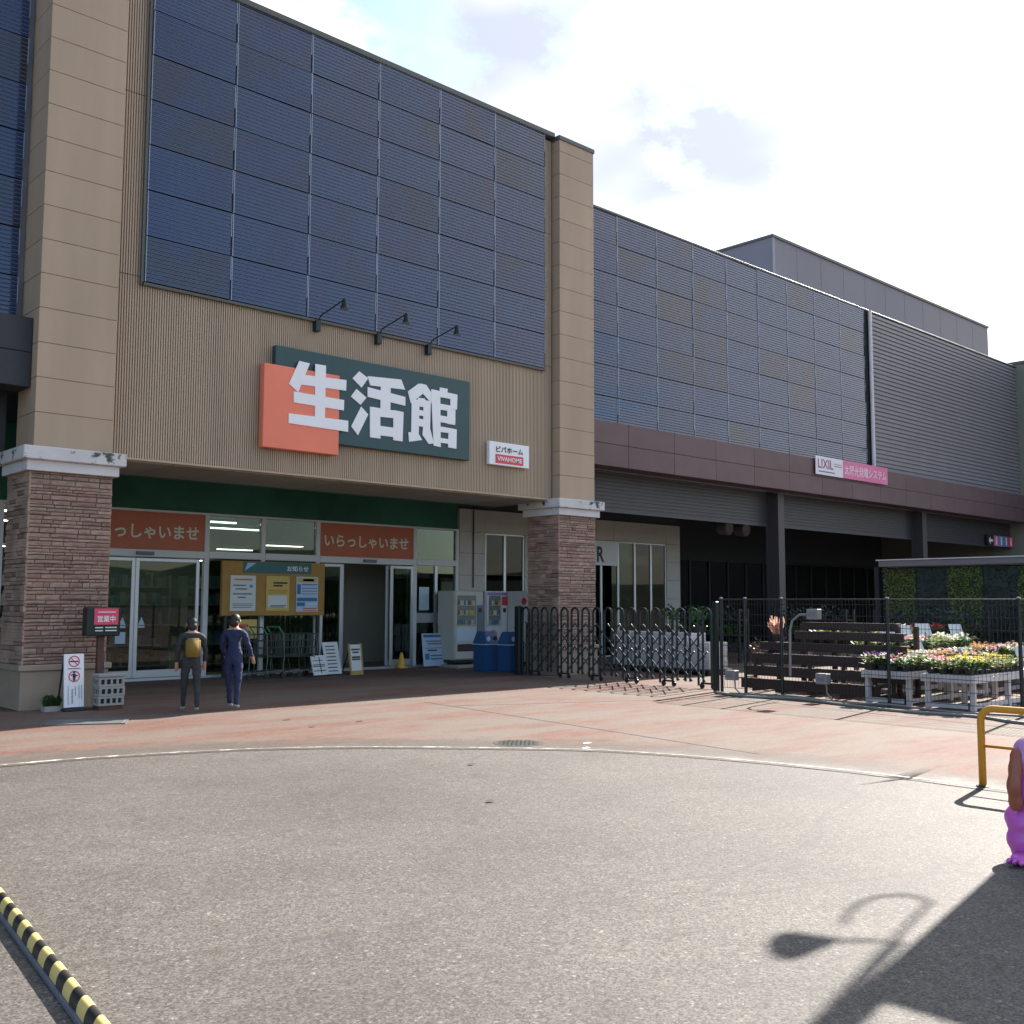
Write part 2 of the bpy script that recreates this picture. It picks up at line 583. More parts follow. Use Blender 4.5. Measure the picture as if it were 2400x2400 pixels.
M['vend_blue'] = mat('vending_blue_print', (0.07, 0.20, 0.34), 0.4)
M['vend_purple'] = mat('vending_purple_print', (0.22, 0.17, 0.32), 0.4)
M['can_a'] = mat('can_brown', (0.20, 0.13, 0.09), 0.4, rand=0.4)
M['can_b'] = mat('can_pale', (0.50, 0.50, 0.44), 0.4, rand=0.3)
M['can_c'] = mat('can_yellow', (0.48, 0.40, 0.08), 0.4, rand=0.3)
M['brown_wood'] = mat('brown_post_wood', (0.10, 0.045, 0.030), 0.6, var=0.15, vscale=8, stretch=(1, 1, 0.2))
M['crate_grey'] = mat('grey_crate', (0.34, 0.33, 0.30), 0.8, var=0.1, vscale=6)
M['gate'] = mat('black_green_gate_steel', (0.020, 0.034, 0.034), 0.35, 0.4)
M['gate_light'] = mat('gate_bar_light', (0.055, 0.066, 0.066), 0.35, 0.5)
M['fence'] = mat('dark_fence_steel', (0.030, 0.036, 0.042), 0.35, 0.5)
M['wire'] = mat('fence_wire', (0.04, 0.046, 0.05), 0.35, 0.5)
M['grey_plastic'] = mat('grey_plastic', (0.24, 0.235, 0.23), 0.5)
M['hose'] = mat('grey_hose', (0.20, 0.22, 0.20), 0.5)
M['plank'] = mat('dark_brown_plank', (0.045, 0.030, 0.025), 0.7, var=0.25, vscale=6, stretch=(6, 0.6, 6), rand=0.15)
M['bench_white'] = mat('white_painted_wood', (0.60, 0.57, 0.58), 0.65, var=0.08, vscale=6, dirt=(0.34, 0.30, 0.27), dscale=4, dlo=0.55, dhi=0.75)
M['pot'] = mat('black_plant_pot', (0.03, 0.026, 0.024), 0.6)
M['leaf'] = mat('flower_leaves', (0.055, 0.13, 0.03), 0.55, rand=0.3, trans=0.35)
M['leaf_pale'] = mat('pale_leaves', (0.24, 0.29, 0.11), 0.55, rand=0.25, trans=0.35)
M['hedge'] = mat('hedge_leaves', (0.26, 0.33, 0.10), 0.6, rand=0.2, trans=0.4)
M['hedge_dark'] = mat('dark_ivy_leaves', (0.045, 0.065, 0.062), 0.6, trans=0.2)
for n_, c_ in dict(yellow=(0.74, 0.58, 0.10), red=(0.62, 0.02, 0.04), pink=(0.66, 0.28, 0.38), white=(0.74, 0.72, 0.62), purple=(0.14, 0.03, 0.22), orange=(0.68, 0.33, 0.16), salmon=(0.72, 0.46, 0.36)).items():
    M['fl_' + n_] = mat('petals_' + n_, c_, 0.6, trans=0.35)
M['yellow_steel'] = mat('yellow_painted_steel', (0.62, 0.28, 0.020), 0.4, var=0.05, vscale=6, dirt=(0.16, 0.09, 0.03), dscale=18, dlo=0.66, dhi=0.7)
M['bump_yellow'] = mat('bumper_yellow', (0.66, 0.50, 0.17), 0.5, var=0.05, vscale=8, dirt=(0.3, 0.23, 0.1), dscale=14, dlo=0.6, dhi=0.7)
M['bump_black'] = mat('bumper_black', (0.018, 0.016, 0.015), 0.5)
M['bump_base'] = mat('bumper_base', (0.13, 0.14, 0.17), 0.6)
M['toy_pink'] = mat('toy_pink', (0.62, 0.12, 0.52), 0.38, var=0.05)
M['toy_lilac'] = mat('toy_lilac', (0.55, 0.26, 0.54), 0.38)
M['toy_brown'] = mat('toy_brown', (0.34, 0.10, 0.055), 0.45, var=0.06)
M['iron'] = mat('cast_iron', (0.045, 0.047, 0.040), 0.6, 0.3, bump=0.4, bscale=90)
M['steel_plate'] = mat('grey_steel_plate', (0.17, 0.18, 0.18), 0.5, 0.3, var=0.15, vscale=5)
M['joint'] = mat('paving_joint', (0.10, 0.082, 0.072), 0.9)
M['chrome'] = mat('cart_chrome', (0.16, 0.19, 0.19), 0.3, 0.8)
M['skin'] = mat('skin', (0.50, 0.29, 0.20), 0.6)
M['hair'] = mat('black_hair', (0.015, 0.012, 0.011), 0.55)
M['navy'] = mat('navy_cloth', (0.018, 0.030, 0.085), 0.85, var=0.15, vscale=12)
M['charcoal'] = mat('charcoal_cloth', (0.030, 0.032, 0.036), 0.85, var=0.15, vscale=12)
M['mustard'] = mat('mustard_cloth', (0.22, 0.14, 0.03), 0.85)
M['shoe'] = mat('white_shoe', (0.5, 0.5, 0.5), 0.6)
M['hill'] = mat('far_woods', (0.035, 0.055, 0.03), 0.9, var=0.4, vscale=0.08)
M['litter'] = mat('paper_scrap', (0.7, 0.69, 0.66), 0.8)
M['dry_leaf'] = mat('dry_leaf', (0.05, 0.035, 0.02), 0.8)
M['tower_white'] = mat('white_eave', (0.6, 0.62, 0.64), 0.5)


# ------------------------------------------------------------------ mesh helpers
class MB:
    def __init__(self):
        self.v, self.f, self.m = [], [], []

    def add(self, verts, faces, m=0):
        n = len(self.v)
        self.v += [tuple(p) for p in verts]
        self.f += [tuple(i + n for i in f) for f in faces]
        self.m += [m] * len(faces)
        return self

    def box(self, x0, x1, y0, y1, z0, z1, m=0):
        return self.add([(x0, y0, z0), (x1, y0, z0), (x1, y1, z0), (x0, y1, z0), (x0, y0, z1), (x1, y0, z1), (x1, y1, z1), (x0, y1, z1)],
                        [(0, 3, 2, 1), (4, 5, 6, 7), (0, 1, 5, 4), (1, 2, 6, 5), (2, 3, 7, 6), (3, 0, 4, 7)], m)

    def quad(self, a, b, c, d, m=0):
        return self.add([a, b, c, d], [(0, 1, 2, 3)], m)

    def prism_y(self, poly, y0, y1, m=0):
        """poly of (x, z), counter-clockwise seen from -Y, pushed from y0 (front) to y1"""
        a = sum(poly[i][0] * poly[(i + 1) % len(poly)][1] - poly[(i + 1) % len(poly)][0] * poly[i][1] for i in range(len(poly)))
        if a < 0:
            poly = poly[::-1]
        n = len(poly)
        vs = [(x, y0, z) for x, z in poly] + [(x, y1, z) for x, z in poly]
        fs = [tuple(range(n)), tuple(range(2 * n - 1, n - 1, -1))] + [(i + n, (i + 1) % n + n, (i + 1) % n, i) for i in range(n)]
        return self.add(vs, fs, m)

    def tube(self, pts, r, n=8, m=0, caps=True, closed=False):
        pts = [Vector(p) for p in pts]
        rs = r if isinstance(r, (list, tuple)) else [r] * len(pts)
        vs, k = [], len(pts)
        prev = None
        for i, p in enumerate(pts):
            if closed:
                d = pts[(i + 1) % k] - pts[i - 1]
            else:
                d = pts[min(i + 1, k - 1)] - pts[max(i - 1, 0)]
            d.normalize()
            if prev is None:
                a = d.cross(Vector((0, 0, 1)) if abs(d.z) < 0.9 else Vector((1, 0, 0))).normalized()
            else:
                a = (prev - d * prev.dot(d)).normalized()
            prev = a
            b = d.cross(a)
            for j in range(n):
                t = 2 * PI * j / n
                vs.append(p + (a * math.cos(t) + b * math.sin(t)) * rs[i])
        fs = []
        for i in range(k if closed else k - 1):
            for j in range(n):
                a0, a1 = i * n + j, i * n + (j + 1) % n
                i2 = (i + 1) % k
                fs.append((a0, a1, i2 * n + (j + 1) % n, i2 * n + j))
        if caps and not closed:
            fs.append(tuple(range(n - 1, -1, -1)))
            fs.append(tuple(range((k - 1) * n, k * n)))
        return self.add(vs, fs, m)

    def lathe(self, prof, c=(0, 0, 0), n=16, m=0, axis='z'):
        vs, fs = [], []
        for r, h in prof:
            for j in range(n):
                t = 2 * PI * j / n
                p = (r * math.cos(t), r * math.sin(t), h)
                if axis == 'y':
                    p = (p[0], p[2], p[1])
                elif axis == 'x':
                    p = (p[2], p[0], p[1])
                vs.append((p[0] + c[0], p[1] + c[1], p[2] + c[2]))
        for i in range(len(prof) - 1):
            for j in range(n):
                fs.append((i * n + j, i * n + (j + 1) % n, (i + 1) * n + (j + 1) % n, (i + 1) * n + j))
        fs.append(tuple(range(n - 1, -1, -1)))
        fs.append(tuple(range((len(prof) - 1) * n, len(prof) * n)))
        return self.add(vs, fs, m)

    def ball(self, c, r, m=0, seg=10, rings=7, rot=None):
        rr = r if isinstance(r, (list, tuple)) else (r, r, r)
        vs, fs = [], []
        for i in range(rings + 1):
            a = PI * i / rings
            for j in range(seg):
                t = 2 * PI * j / seg
                p = Vector((rr[0] * math.sin(a) * math.cos(t), rr[1] * math.sin(a) * math.sin(t), rr[2] * math.cos(a)))
                if rot:
                    p.rotate(rot)
                vs.append(p + Vector(c))
        for i in range(rings):
            for j in range(seg):
                fs.append((i * seg + j, (i + 1) * seg + j, (i + 1) * seg + (j + 1) % seg, i * seg + (j + 1) % seg))
        return self.add(vs, fs, m)

    def mesh(self, name, mats, off=(0, 0, 0), bevel=0.0, smooth=False, seg=1):
        me = bpy.data.meshes.new(name)
        me.from_pydata([(x - off[0], y - off[1], z - off[2]) for x, y, z in self.v], [], self.f)
        for mm in (mats if isinstance(mats, (list, tuple)) else [mats]):
            me.materials.append(mm)
        me.polygons.foreach_set('material_index', self.m)
        if bevel or smooth:
            bm = bmesh.new()
            bm.from_mesh(me)
            bmesh.ops.remove_doubles(bm, verts=bm.verts, dist=1e-5)
            bmesh.ops.recalc_face_normals(bm, faces=bm.faces)
            if bevel:
                es = [e for e in bm.edges if len(e.link_faces) == 2 and e.calc_face_angle(0) > 0.5]
                bmesh.ops.bevel(bm, geom=es, offset=bevel, segments=seg, affect='EDGES', clamp_overlap=True)
            if smooth:
                for f in bm.faces:
                    f.smooth = True
            bm.to_mesh(me)
            bm.free()
        me.update()
        return me


def link(name, me, parent=None, loc=(0, 0, 0)):
    o = bpy.data.objects.new(name, me)
    COL.objects.link(o)
    o.location = loc
    if parent:
        o.parent = parent
    return o


def root_of(o):
    p = Vector((0, 0, 0))
    while o is not None:
        p += Vector(o.location)
        o = o.parent
    return p


def part(parent, name, mb, mats, bevel=0.0, smooth=False, seg=1, kind=None, label=None):
    """mb is in scene coordinates; the part's mesh is stored about its thing's base (only for things that stand unrotated)"""
    o = link(name, mb.mesh(name, mats, root_of(parent), bevel, smooth, seg), parent)
    if kind:
        o['kind'] = kind
    if label:
        o['label'] = label
    return o


def lpart(parent, name, mb, mats, bevel=0.0, smooth=False, seg=1):
    """the same for a mesh given about the thing's own base"""
    return link(name, mb.mesh(name, mats, (0, 0, 0), bevel, smooth, seg), parent)


def tag(o, label, cat, group=None):
    o['label'] = label
    o['category'] = cat
    if group:
        o['group'] = group
    return o


def thing(name, loc, label, cat, group=None, rz=0.0):
    o = bpy.data.objects.new(name, None)
    o.empty_display_size = 0.2
    COL.objects.link(o)
    o.location = loc
    o.rotation_euler = (0, 0, rz)
    return tag(o, label, cat, group)


def struct(name, mb, mats):
    o = link(name, mb.mesh(name, mats))
    o['kind'] = 'structure'
    return o


def copy_tree(o, loc=None, rz=None, label=None, group=None, parent=None):
    c = o.copy()
    COL.objects.link(c)
    if parent is not None:
        c.parent = parent
    if loc is not None:
        c.location = loc
    if rz is not None:
        c.rotation_euler = (0, 0, rz)
    if label:
        c['label'] = label
    if group:
        c['group'] = group
    for ch in list(o.children):
        copy_tree(ch, parent=c)
    return c


def text_mb(s, x0, x1, zc, y, h=None, off=0.0, depth=0.004, m=0):
    """lettering that faces -Y, fitted between x0 and x1 round the height zc, its front at y"""
    cu = bpy.data.curves.new('lettering', 'FONT')
    cu.body = s
    cu.size = 1.0
    cu.offset = off
    cu.extrude = 0.0
    cu.resolution_u = 3
    o = bpy.data.objects.new('lettering', cu)
    COL.objects.link(o)
    bpy.context.view_layer.update()
    dg = bpy.context.evaluated_depsgraph_get()
    me = bpy.data.meshes.new_from_object(o.evaluated_get(dg))
    COL.objects.unlink(o)
    bpy.data.objects.remove(o)
    xs = [v.co.x for v in me.vertices]
    ys = [v.co.y for v in me.vertices]
    sx = (x1 - x0) / (max(xs) - min(xs))
    sz = sx if h is None else h / (max(ys) - min(ys))
    mx, my = min(xs), (max(ys) + min(ys)) / 2
    mb = MB()
    vs = [(x0 + (v.co.x - mx) * sx, y, zc + (v.co.y - my) * sz) for v in me.vertices]
    mb.add(vs, [tuple(p.vertices) for p in me.polygons], m)
    bpy.data.meshes.remove(me)
    return mb

# ------------------------------------------------------------------ ground
mb = MB()
mb.quad((-400, -400, 0), (400, -400, 0), (400, 400, 0), (-400, 400, 0))
struct('asphalt_lot', mb, M['asphalt'])


def catmull(pts, n=6):
    out = []
    for i in range(len(pts) - 1):
        p0, p1, p2, p3 = (Vector(pts[max(i - 1, 0)]), Vector(pts[i]), Vector(pts[i + 1]), Vector(pts[min(i + 2, len(pts) - 1)]))
        for k in range(n):
            t = k / n
            out.append(0.5 * ((2 * p1) + (p2 - p0) * t + (2 * p0 - 5 * p1 + 4 * p2 - p3) * t * t + (3 * p1 - p0 - 3 * p2 + p3) * t ** 3))
    out.append(Vector(pts[-1]))
    return out


edge = catmull([(-40, 9.9), (-12, 9.75), (0, 9.62), (2.9, 9.53), (4.0, 9.35), (5.05, 8.95), (5.9, 8.35), (6.75, 7.5), (7.38, 6.75), (7.78, 5.8), (8.0, 4.9), (8.09, 4.1), (8.1, 3.2), (8.1, -4), (8.1, -30)])
mb = MB()
pts = [(p.x, p.y, 0.004) for p in edge] + [(70, -30, 0.004), (70, 60, 0.004), (-40, 60, 0.004)]
bm = bmesh.new()
bm.faces.new([bm.verts.new(p) for p in pts])
bmesh.ops.triangulate(bm, faces=bm.faces[:])
bmesh.ops.recalc_face_normals(bm, faces=bm.faces[:])
if sum(f.normal.z for f in bm.faces) < 0:
    bmesh.ops.reverse_faces(bm, faces=bm.faces[:])
me = bpy.data.meshes.new('pavement')
bm.to_mesh(me)
bm.free()
me.materials.append(M['paving'])
o = link('pavement', me)
o['kind'] = 'structure'
mb = MB()
for i in range(len(edge) - 1):
    a, b = edge[i], edge[i + 1]
    d0 = (edge[i + 1] - edge[max(i - 1, 0)]).normalized()
    d1 = (edge[min(i + 2, len(edge) - 1)] - edge[i]).normalized()
    n0, n1 = Vector((-d0.y, d0.x)) * 0.027, Vector((-d1.y, d1.x)) * 0.027
    mb.quad((a.x - n0.x, a.y - n0.y, 0.008), (b.x - n1.x, b.y - n1.y, 0.008), (b.x + n1.x, b.y + n1.y, 0.008), (a.x + n0.x, a.y + n0.y, 0.008))
struct('white_edge_line', mb, M['line'])
mb = MB()
vs, fs, fade = [], [], []
for i, p in enumerate(edge):
    d = (edge[min(i + 1, len(edge) - 1)] - edge[max(i - 1, 0)]).normalized()
    n = Vector((-d.y, d.x))
    for q, (o_, f_) in enumerate(((-0.10, 0.55), (0.0, 0.62), (0.35, 0.38), (0.9, 0.0))):
        vs.append((p.x + n.x * o_, p.y + n.y * o_, 0.006))
        fade.append(f_)
for i in range(len(edge) - 1):
    for q in range(3):
        fs.append((i * 4 + q, (i + 1) * 4 + q, (i + 1) * 4 + q + 1, i * 4 + q + 1))
mb.add(vs, fs)
o = struct('dusty_margin', mb, M['dust'])
at = o.data.attributes.new('fade', 'FLOAT', 'POINT')
at.data.foreach_set('value', fade)
# movement joints in the paving, recessed strips of dark filler
mb = MB()
for pl_ in ([(9.05, 11.6), (8.94, 10.68), (8.42, 6.7), (8.3, 5.6)], [(12.9, 9.2), (12.06, 9.5), (9.0, 10.9)], [(12.7, 9.0), (12.2, 5.0), (12.0, 2.0)]):
    for a, b in zip(pl_, pl_[1:]):
        d = (Vector(b) - Vector(a)).normalized()
        n = Vector((-d.y, d.x)) * 0.012
        mb.quad((a[0] - n.x, a[1] - n.y, 0.007), (b[0] - n.x, b[1] - n.y, 0.007), (b[0] + n.x, b[1] + n.y, 0.007), (a[0] + n.x, a[1] + n.y, 0.007))
struct('paving_joint', mb, M['joint'])
# wooded hills far behind the camera, seen only mirrored in the glass
mb = MB()
ring = 48
for k in range(ring):
    for j in (0,):
        pass
vs, fs = [], []
for k in range(ring + 1):
    a = R(98 + 262 * k / ring)
    hgt = 10 + 4 * math.sin(k * 0.9) + 3 * math.sin(k * 2.3 + 1)
    for rad, z in ((210, -0.5), (250, hgt), (330, hgt * 1.1), (380, -0.5)):
        vs.append((rad * math.sin(a) * 0.98, rad * math.cos(a) * 0.98, z))
for k in range(ring):
    for j in range(3):
        fs.append((k * 4 + j, k * 4 + j + 1, k * 4 + 5 + j, k * 4 + 4 + j))
mb.add(vs, fs)
struct('wooded_hills', mb, M['hill'])

# ------------------------------------------------------------------ the store building
YW, YG = 14.25, 17.9
PANEL_P, ROW_P = 1.338, 0.678


def pv_mesh():
    mb = MB()
    w, h, n = 1.318, 0.664, 11
    p = h / n
    for i in range(n):
        z = i * p
        # glass face, thin metal lip along its top, dark gap behind
        mb.quad((0.012, -0.030, z + 0.006), (w - 0.012, -0.030, z + 0.006), (w - 0.012, -0.028, z + p * .80), (0.012, -0.028, z + p * .80), 0)
        mb.quad((0.012, -0.028, z + p * .80), (w - 0.012, -0.028, z + p * .80), (w - 0.012, -0.036, z + p * .805), (0.012, -0.036, z + p * .805), 1)
        mb.quad((0.012, -0.036, z + p * .805), (w - 0.012, -0.036, z + p * .805), (w - 0.012, -0.036, z + p * .90), (0.012, -0.036, z + p * .90), 1)
        mb.quad((0.012, -0.036, z + p * .90), (w - 0.012, -0.036, z + p * .90), (w - 0.012, -0.006, z + p * .905), (0.012, -0.006, z + p * .905), 2)
        mb.quad((0.012, -0.006, z + p * .905), (w - 0.012, -0.006, z + p * .905), (w - 0.012, -0.030, z + 0.006 + p), (0.012, -0.030, z + 0.006 + p), 2)
    mb.box(0, 0.007, -0.040, 0.0, 0.0, h, 3)
    mb.box(w - 0.007, w, -0.040, 0.0, 0.30, h, 3)
    return mb.mesh('solar_panel', [M['pv'], M['pv_lip'], M['dark_core'], M['pv_frame']])


PV = pv_mesh()


def pv_grid(parent, x0, ncol, z0, nrow, y):
    base = root_of(parent)
    for c in range(ncol):
        for r_ in range(nrow):
            q_ = link('solar_panel', PV, parent, Vector((x0 + c * PANEL_P + 0.010 + rng.uniform(-.003, .003), y + rng.uniform(-.004, .004), z0 + r_ * ROW_P + 0.006)) - base)
            q_.rotation_euler = (rng.uniform(-.010, .010), 0, rng.uniform(-.006, .006))


# -- entrance block
ent = thing('entrance_block', (9.85, YW, 0), 'tall ribbed tan entrance block of the shop with six columns of dark blue solar panels', 'building')
for z0, z1 in ((3.41, 6.02), (6.03, 8.70), (8.71, 10.62)):
    mb = MB()
    vs, fs = [], []
    x, i, pitch = 5.50, 0, 0.037
    while x < 14.21:
        for dx, dy in ((0, 0.0), (0.022, 0.0), (0.025, 0.030), (0.034, 0.030)):
            if x + dx <= 14.212:
                vs += [(x + dx, YW + dy, z0), (x + dx, YW + dy, z1)]
        x += pitch
    for k in range(len(vs) // 2 - 1):
        fs.append((2 * k, 2 * k + 2, 2 * k + 3, 2 * k + 1))
    mb.add(vs, fs)
    part(ent, 'ribbed_cladding', mb, M['rib'])
part(ent, 'backing_wall', MB().box(4.6, 15.1, 14.285, 14.8, 3.45, 10.6), M['dark_core'])
part(ent, 'upper_storey', MB().box(-14, 15.1, 14.80, 40, 4.42, 10.5), M['grey_siding'])
part(ent, 'coping', MB().box(5.50, 14.21, 14.15, 14.9, 10.68, 10.78), M['coping'], 0.008)
part(ent, 'panel_sill', MB().box(5.90, 13.98, 14.19, 14.245, 5.90, 5.945), M['coping'], 0.004)
part(ent, 'panel_edge_trim', MB().box(5.885, 5.925, 14.19, 14.245, 5.90, 10.68), M['coping'])
part(ent, 'panel_backing', MB().box(5.925, 13.98, 14.215, 14.245, 5.945, 10.68), M['dark_core'])
pv_grid(ent, 5.93, 6, 5.945, 7, 14.212)
part(ent, 'bottom_trim', MB().box(5.5, 14.25, 14.225, 14.30, 3.375, 3.408), M['siding'], 0.004)
for k in range(9):
    x0 = 5.54 + k * 0.968
    part(ent, 'soffit_panel', MB().box(x0, x0 + 0.955, 14.30, 15.86, 3.36, 3.39), M['soffit'], 0.004)
part(ent, 'soffit_beam', MB().box(5.54, 14.2, 15.87, 15.95, 3.35, 4.42), M['upper_flare_green'])
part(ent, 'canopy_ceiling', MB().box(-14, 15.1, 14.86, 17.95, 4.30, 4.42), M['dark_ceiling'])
part(ent, 'upper_wall', MB().box(-14, 14.86, 17.92, 18.0, 3.02, 4.30), M['upper_flare_green'])

# -- stone pillars
SV = []
for k in range(7):
    mb = MB()
    vr = random.Random(40 + k)
    d = 0.7 + 0.5 * vr.random()
    c = [vr.uniform(0.02, 0.05) for _ in range(4)]
    cz = [vr.uniform(0.08, 0.22) for _ in range(4)]
    # unit block: back on y=0, front about y=-d, corners chipped
    f = [(c[0], -d * vr.uniform(.8, 1.1), cz[0]), (1 - c[1], -d * vr.uniform(.8, 1.1), cz[1]), (1 - c[2], -d * vr.uniform(.6, 1.0), 1 - cz[2]), (c[3], -d * vr.uniform(.6, 1.0), 1 - cz[3])]
    e = [(0, -d * .35, 0.02), (1, -d * .35, 0.03), (1, -d * .35, .98), (0, -d * .35, .97)]
    b = [(0, 0.3, 0), (1, 0.3, 0), (1, 0.3, 1), (0, 0.3, 1)]
    mid = ((vr.uniform(.3, .7), -d * vr.uniform(1.0, 1.25), vr.uniform(.35, .65)))
    mb.add(f + e + b + [mid], [(0, 1, 12), (1, 2, 12), (2, 3, 12), (3, 0, 12)] + [(4 + i, 4 + (i + 1) % 4, (i + 1) % 4, i) for i in range(4)] + [(8 + i, 8 + (i + 1) % 4, 4 + (i + 1) % 4, 4 + i) for i in range(4)])
    SV.append(mb.mesh('stone', M['stone']))


def stone_rows(width, z0, z1, r_):
    rows, z = [], z0
    while z < z1 - 0.015:
        h = r_.choice((.036, .045, .055, .07)) * r_.uniform(.9, 1.15)
        if z1 - (z + h) < 0.03:
            h = z1 - z
        x = 0.0
        while x < width - 0.01:
            w = r_.choice((0.09, 0.16, 0.22, 0.28, 0.34)) * r_.uniform(.85, 1.15)
            if width - (x + w) < 0.07:
                w = width - x
            rows.append((x, w, z, h))
            x += w
        z += h
    return rows


def pillar(x0, x1, label, top, seed):
    r_ = random.Random(seed)
    y0, y1 = 14.05, 14.93
    p = thing('stone_pillar', ((x0 + x1) / 2, y0, 0), label, 'pillar', 'stone faced pillars of the shop front')
    base = root_of(p)
    part(p, 'plinth', MB().box(x0 - 0.02, x1 + 0.02, y0 - 0.03, y1, 0, 0.50), M['plinth'], 0.006)
    part(p, 'plinth_ledge', MB().box(x0 - 0.055, x1 + 0.055, y0 - 0.065, y1 + 0.02, 0.50, 0.575), M['plinth'], 0.008)
    part(p, 'core', MB().box(x0 + 0.02, x1 - 0.02, y0 + 0.02, y1 - 0.02, 0.575, 3.10), M['joint'])
    n = 0
    rest = MB()
    front = stone_rows(x1 - x0, 0.58, 3.085, r_)
    side = stone_rows(y1 - y0, 0.58, 3.085, r_)
    for (x, w, z, h) in front:
        o = link('stone', r_.choice(SV), p, Vector((x0 + x + .002, y0 + 0.02, z + .0015)) - base)
        o.scale = (w - .004, r_.uniform(.016, .032), h - .004)
        n += 1
    r_.shuffle(side)
    side.sort(key=lambda s: -s[1] * s[3])
    for k, (x, w, z, h) in enumerate(side):
        if n < 298:
            o = link('stone', r_.choice(SV), p, Vector((x0 + 0.02, y1 - x - .002, z + .0015)) - base)
            o.rotation_euler = (0, 0, -PI / 2)
            o.scale = (w - .004, r_.uniform(.016, .034), h - .003)
            n += 1
        else:
            rest.box(x0 - r_.uniform(0, .008), x0 + .02, y1 - x - w + .002, y1 - x - .002, z + .0015, z + h - .0015)
    if rest.v:
        part(p, 'small_stone', rest, M['stone'], kind='stuff')
    # right-hand flank and back, out of the photograph's sight
    flank = MB()
    z = 0.58
    while z < 3.04:
        flank.box(x1 - .02, x1 + r_.uniform(.0, .01), y0 + .02, y1, z, z + .045)
        z += .05
    part(p, 'flank_stone', flank, M['stone'], kind='stuff')
    part(p, 'lower_capstone', MB().box(x0 - 0.06, x1 + 0.06, y0 - 0.07, y1 + 0.08, 3.085, 3.225), M['capstone_clean'], 0.006)
    part(p, 'upper_capstone', MB().box(x0 - 0.13, x1 + 0.13, y0 - 0.14, y1 + 0.15, 3.225, 3.40), M['capstone'], 0.010)
    sx0, sx1, sy = x0 + 0.03, x1 - 0.02, 14.05
    part(p, 'shaft_core', MB().box(sx0 + .012, sx1 - .012, sy + .012, 14.75, 3.40, top - .06), M['joint'])
    z = 3.402
    while z < top - 0.07:
        z1 = min(z + 0.461, top - 0.06)
        part(p, 'siding_panel', MB().box(sx0, sx1, sy, 14.76, z, z1), M['siding'], 0.005)
        z = z1 + 0.005
    part(p, 'coping', MB().box(sx0 - .02, sx1 + .02, sy - .02, 14.8, top - .06, top + .03), M['coping'], 0.006)
    return p


pillar(4.45, 5.53, 'wide stone faced pillar by the no smoking board and red open sign', 10.62, 3)
pillar(14.20, 15.24, 'stone faced pillar between the blue bins and the folding gate', 10.68, 4)


# -- wings with fascia, solar panels and shutters
def fascia_row(parent, xs, y0, y1, zs, mm='fascia'):
    for a, b in zip(xs, xs[1:]):
        for c, d in zip(zs, zs[1:]):
            part(parent, 'fascia_panel', MB().box(a + .004, b - .004, y0, y1, c + .004, d - .004), M[mm], 0.004)


lw = thing('left_wing', (0, 14.7, 0), 'dark wing at the photo\'s left edge with blue solar panels over a brown fascia', 'building')
part(lw, 'backing_wall', MB().box(-14, 4.40, 14.76, 14.84, 4.3, 10.4), M['dark_core'])
pv_grid(lw, 4.40 - PANEL_P * 4, 4, 5.12, 7, 14.72)
fascia_row(lw, [-3.3, -1.75, -0.2, 1.35, 2.9, 4.475], 14.25, 14.72, [4.21, 4.68, 5.15], 'fascia_dark')
part(lw, 'shutter_box', MB().box(-14, 4.44, 15.1, 15.3, 3.45, 4.4), M['shutter'])

gw = thing('garden_wing', (26.7, 14.7, 0), 'lower grey wing with solar panel grid, brown fascia and dark shutters beyond the pillar', 'building')
part(gw, 'backing_wall', MB().box(15.25, 38.2, 14.76, 15.0, 4.3, 9.82), M['dark_core'])
part(gw, 'upper_storey', MB().box(15.25, 38.2, 15.0, 40, 4.25, 9.80), M['grey_siding'])
part(gw, 'coping', MB().box(15.25, 38.2, 14.66, 15.1, 9.86, 9.91), M['coping'], 0.006)
pv_grid(gw, 15.33, 9, 5.12, 7, 14.72)
part(gw, 'downpipe', MB().tube([(27.62, 14.62, 5.1), (27.62, 14.62, 9.88)], 0.055, 10), M['capstone_clean'], smooth=False)
mb = MB()
vs, fs = [], []
z = 5.12
while z < 9.82:
    for dz, dy in ((0, 0.0), (0.078, -0.012), (0.082, 0.045), (0.118, 0.045)):
        if z + dz < 9.86:
            vs += [(27.72, 14.68 + dy, z + dz), (38.2, 14.68 + dy, z + dz)]
    z += 0.125
for k in range(len(vs) // 2 - 1):
    fs.append((2 * k, 2 * k + 1, 2 * k + 3, 2 * k + 2))
mb.add(vs, fs)
part(gw, 'corrugated_wall', mb, M['grey_siding'])
fx = [15.25] + [16.50 + 1.535 * k for k in range(15)]
fascia_row(gw, fx, 14.25, 14.72, [4.21, 4.68, 5.15])
mb = MB()


def shutter(x0, x1):
    mb = MB()
    vs, fs = [], []
    z = 3.40
    while z < 4.3:
        for dz, dy in ((0, 0.0), (0.05, 0.0), (0.056, 0.014), (0.074, 0.014)):
            vs.extend([(x0, 15.08 + dy, z + dz), (x1, 15.08 + dy, z + dz)])
        z += 0.08
    for k in range(len(vs) // 2 - 1):
        fs.append((2 * k, 2 * k + 1, 2 * k + 3, 2 * k + 2))
    mb.add(vs, fs)
    mb.box(x0, x1, 15.05, 15.10, 3.355, 3.40)
    part(gw, 'shutter', mb, M['shutter'])


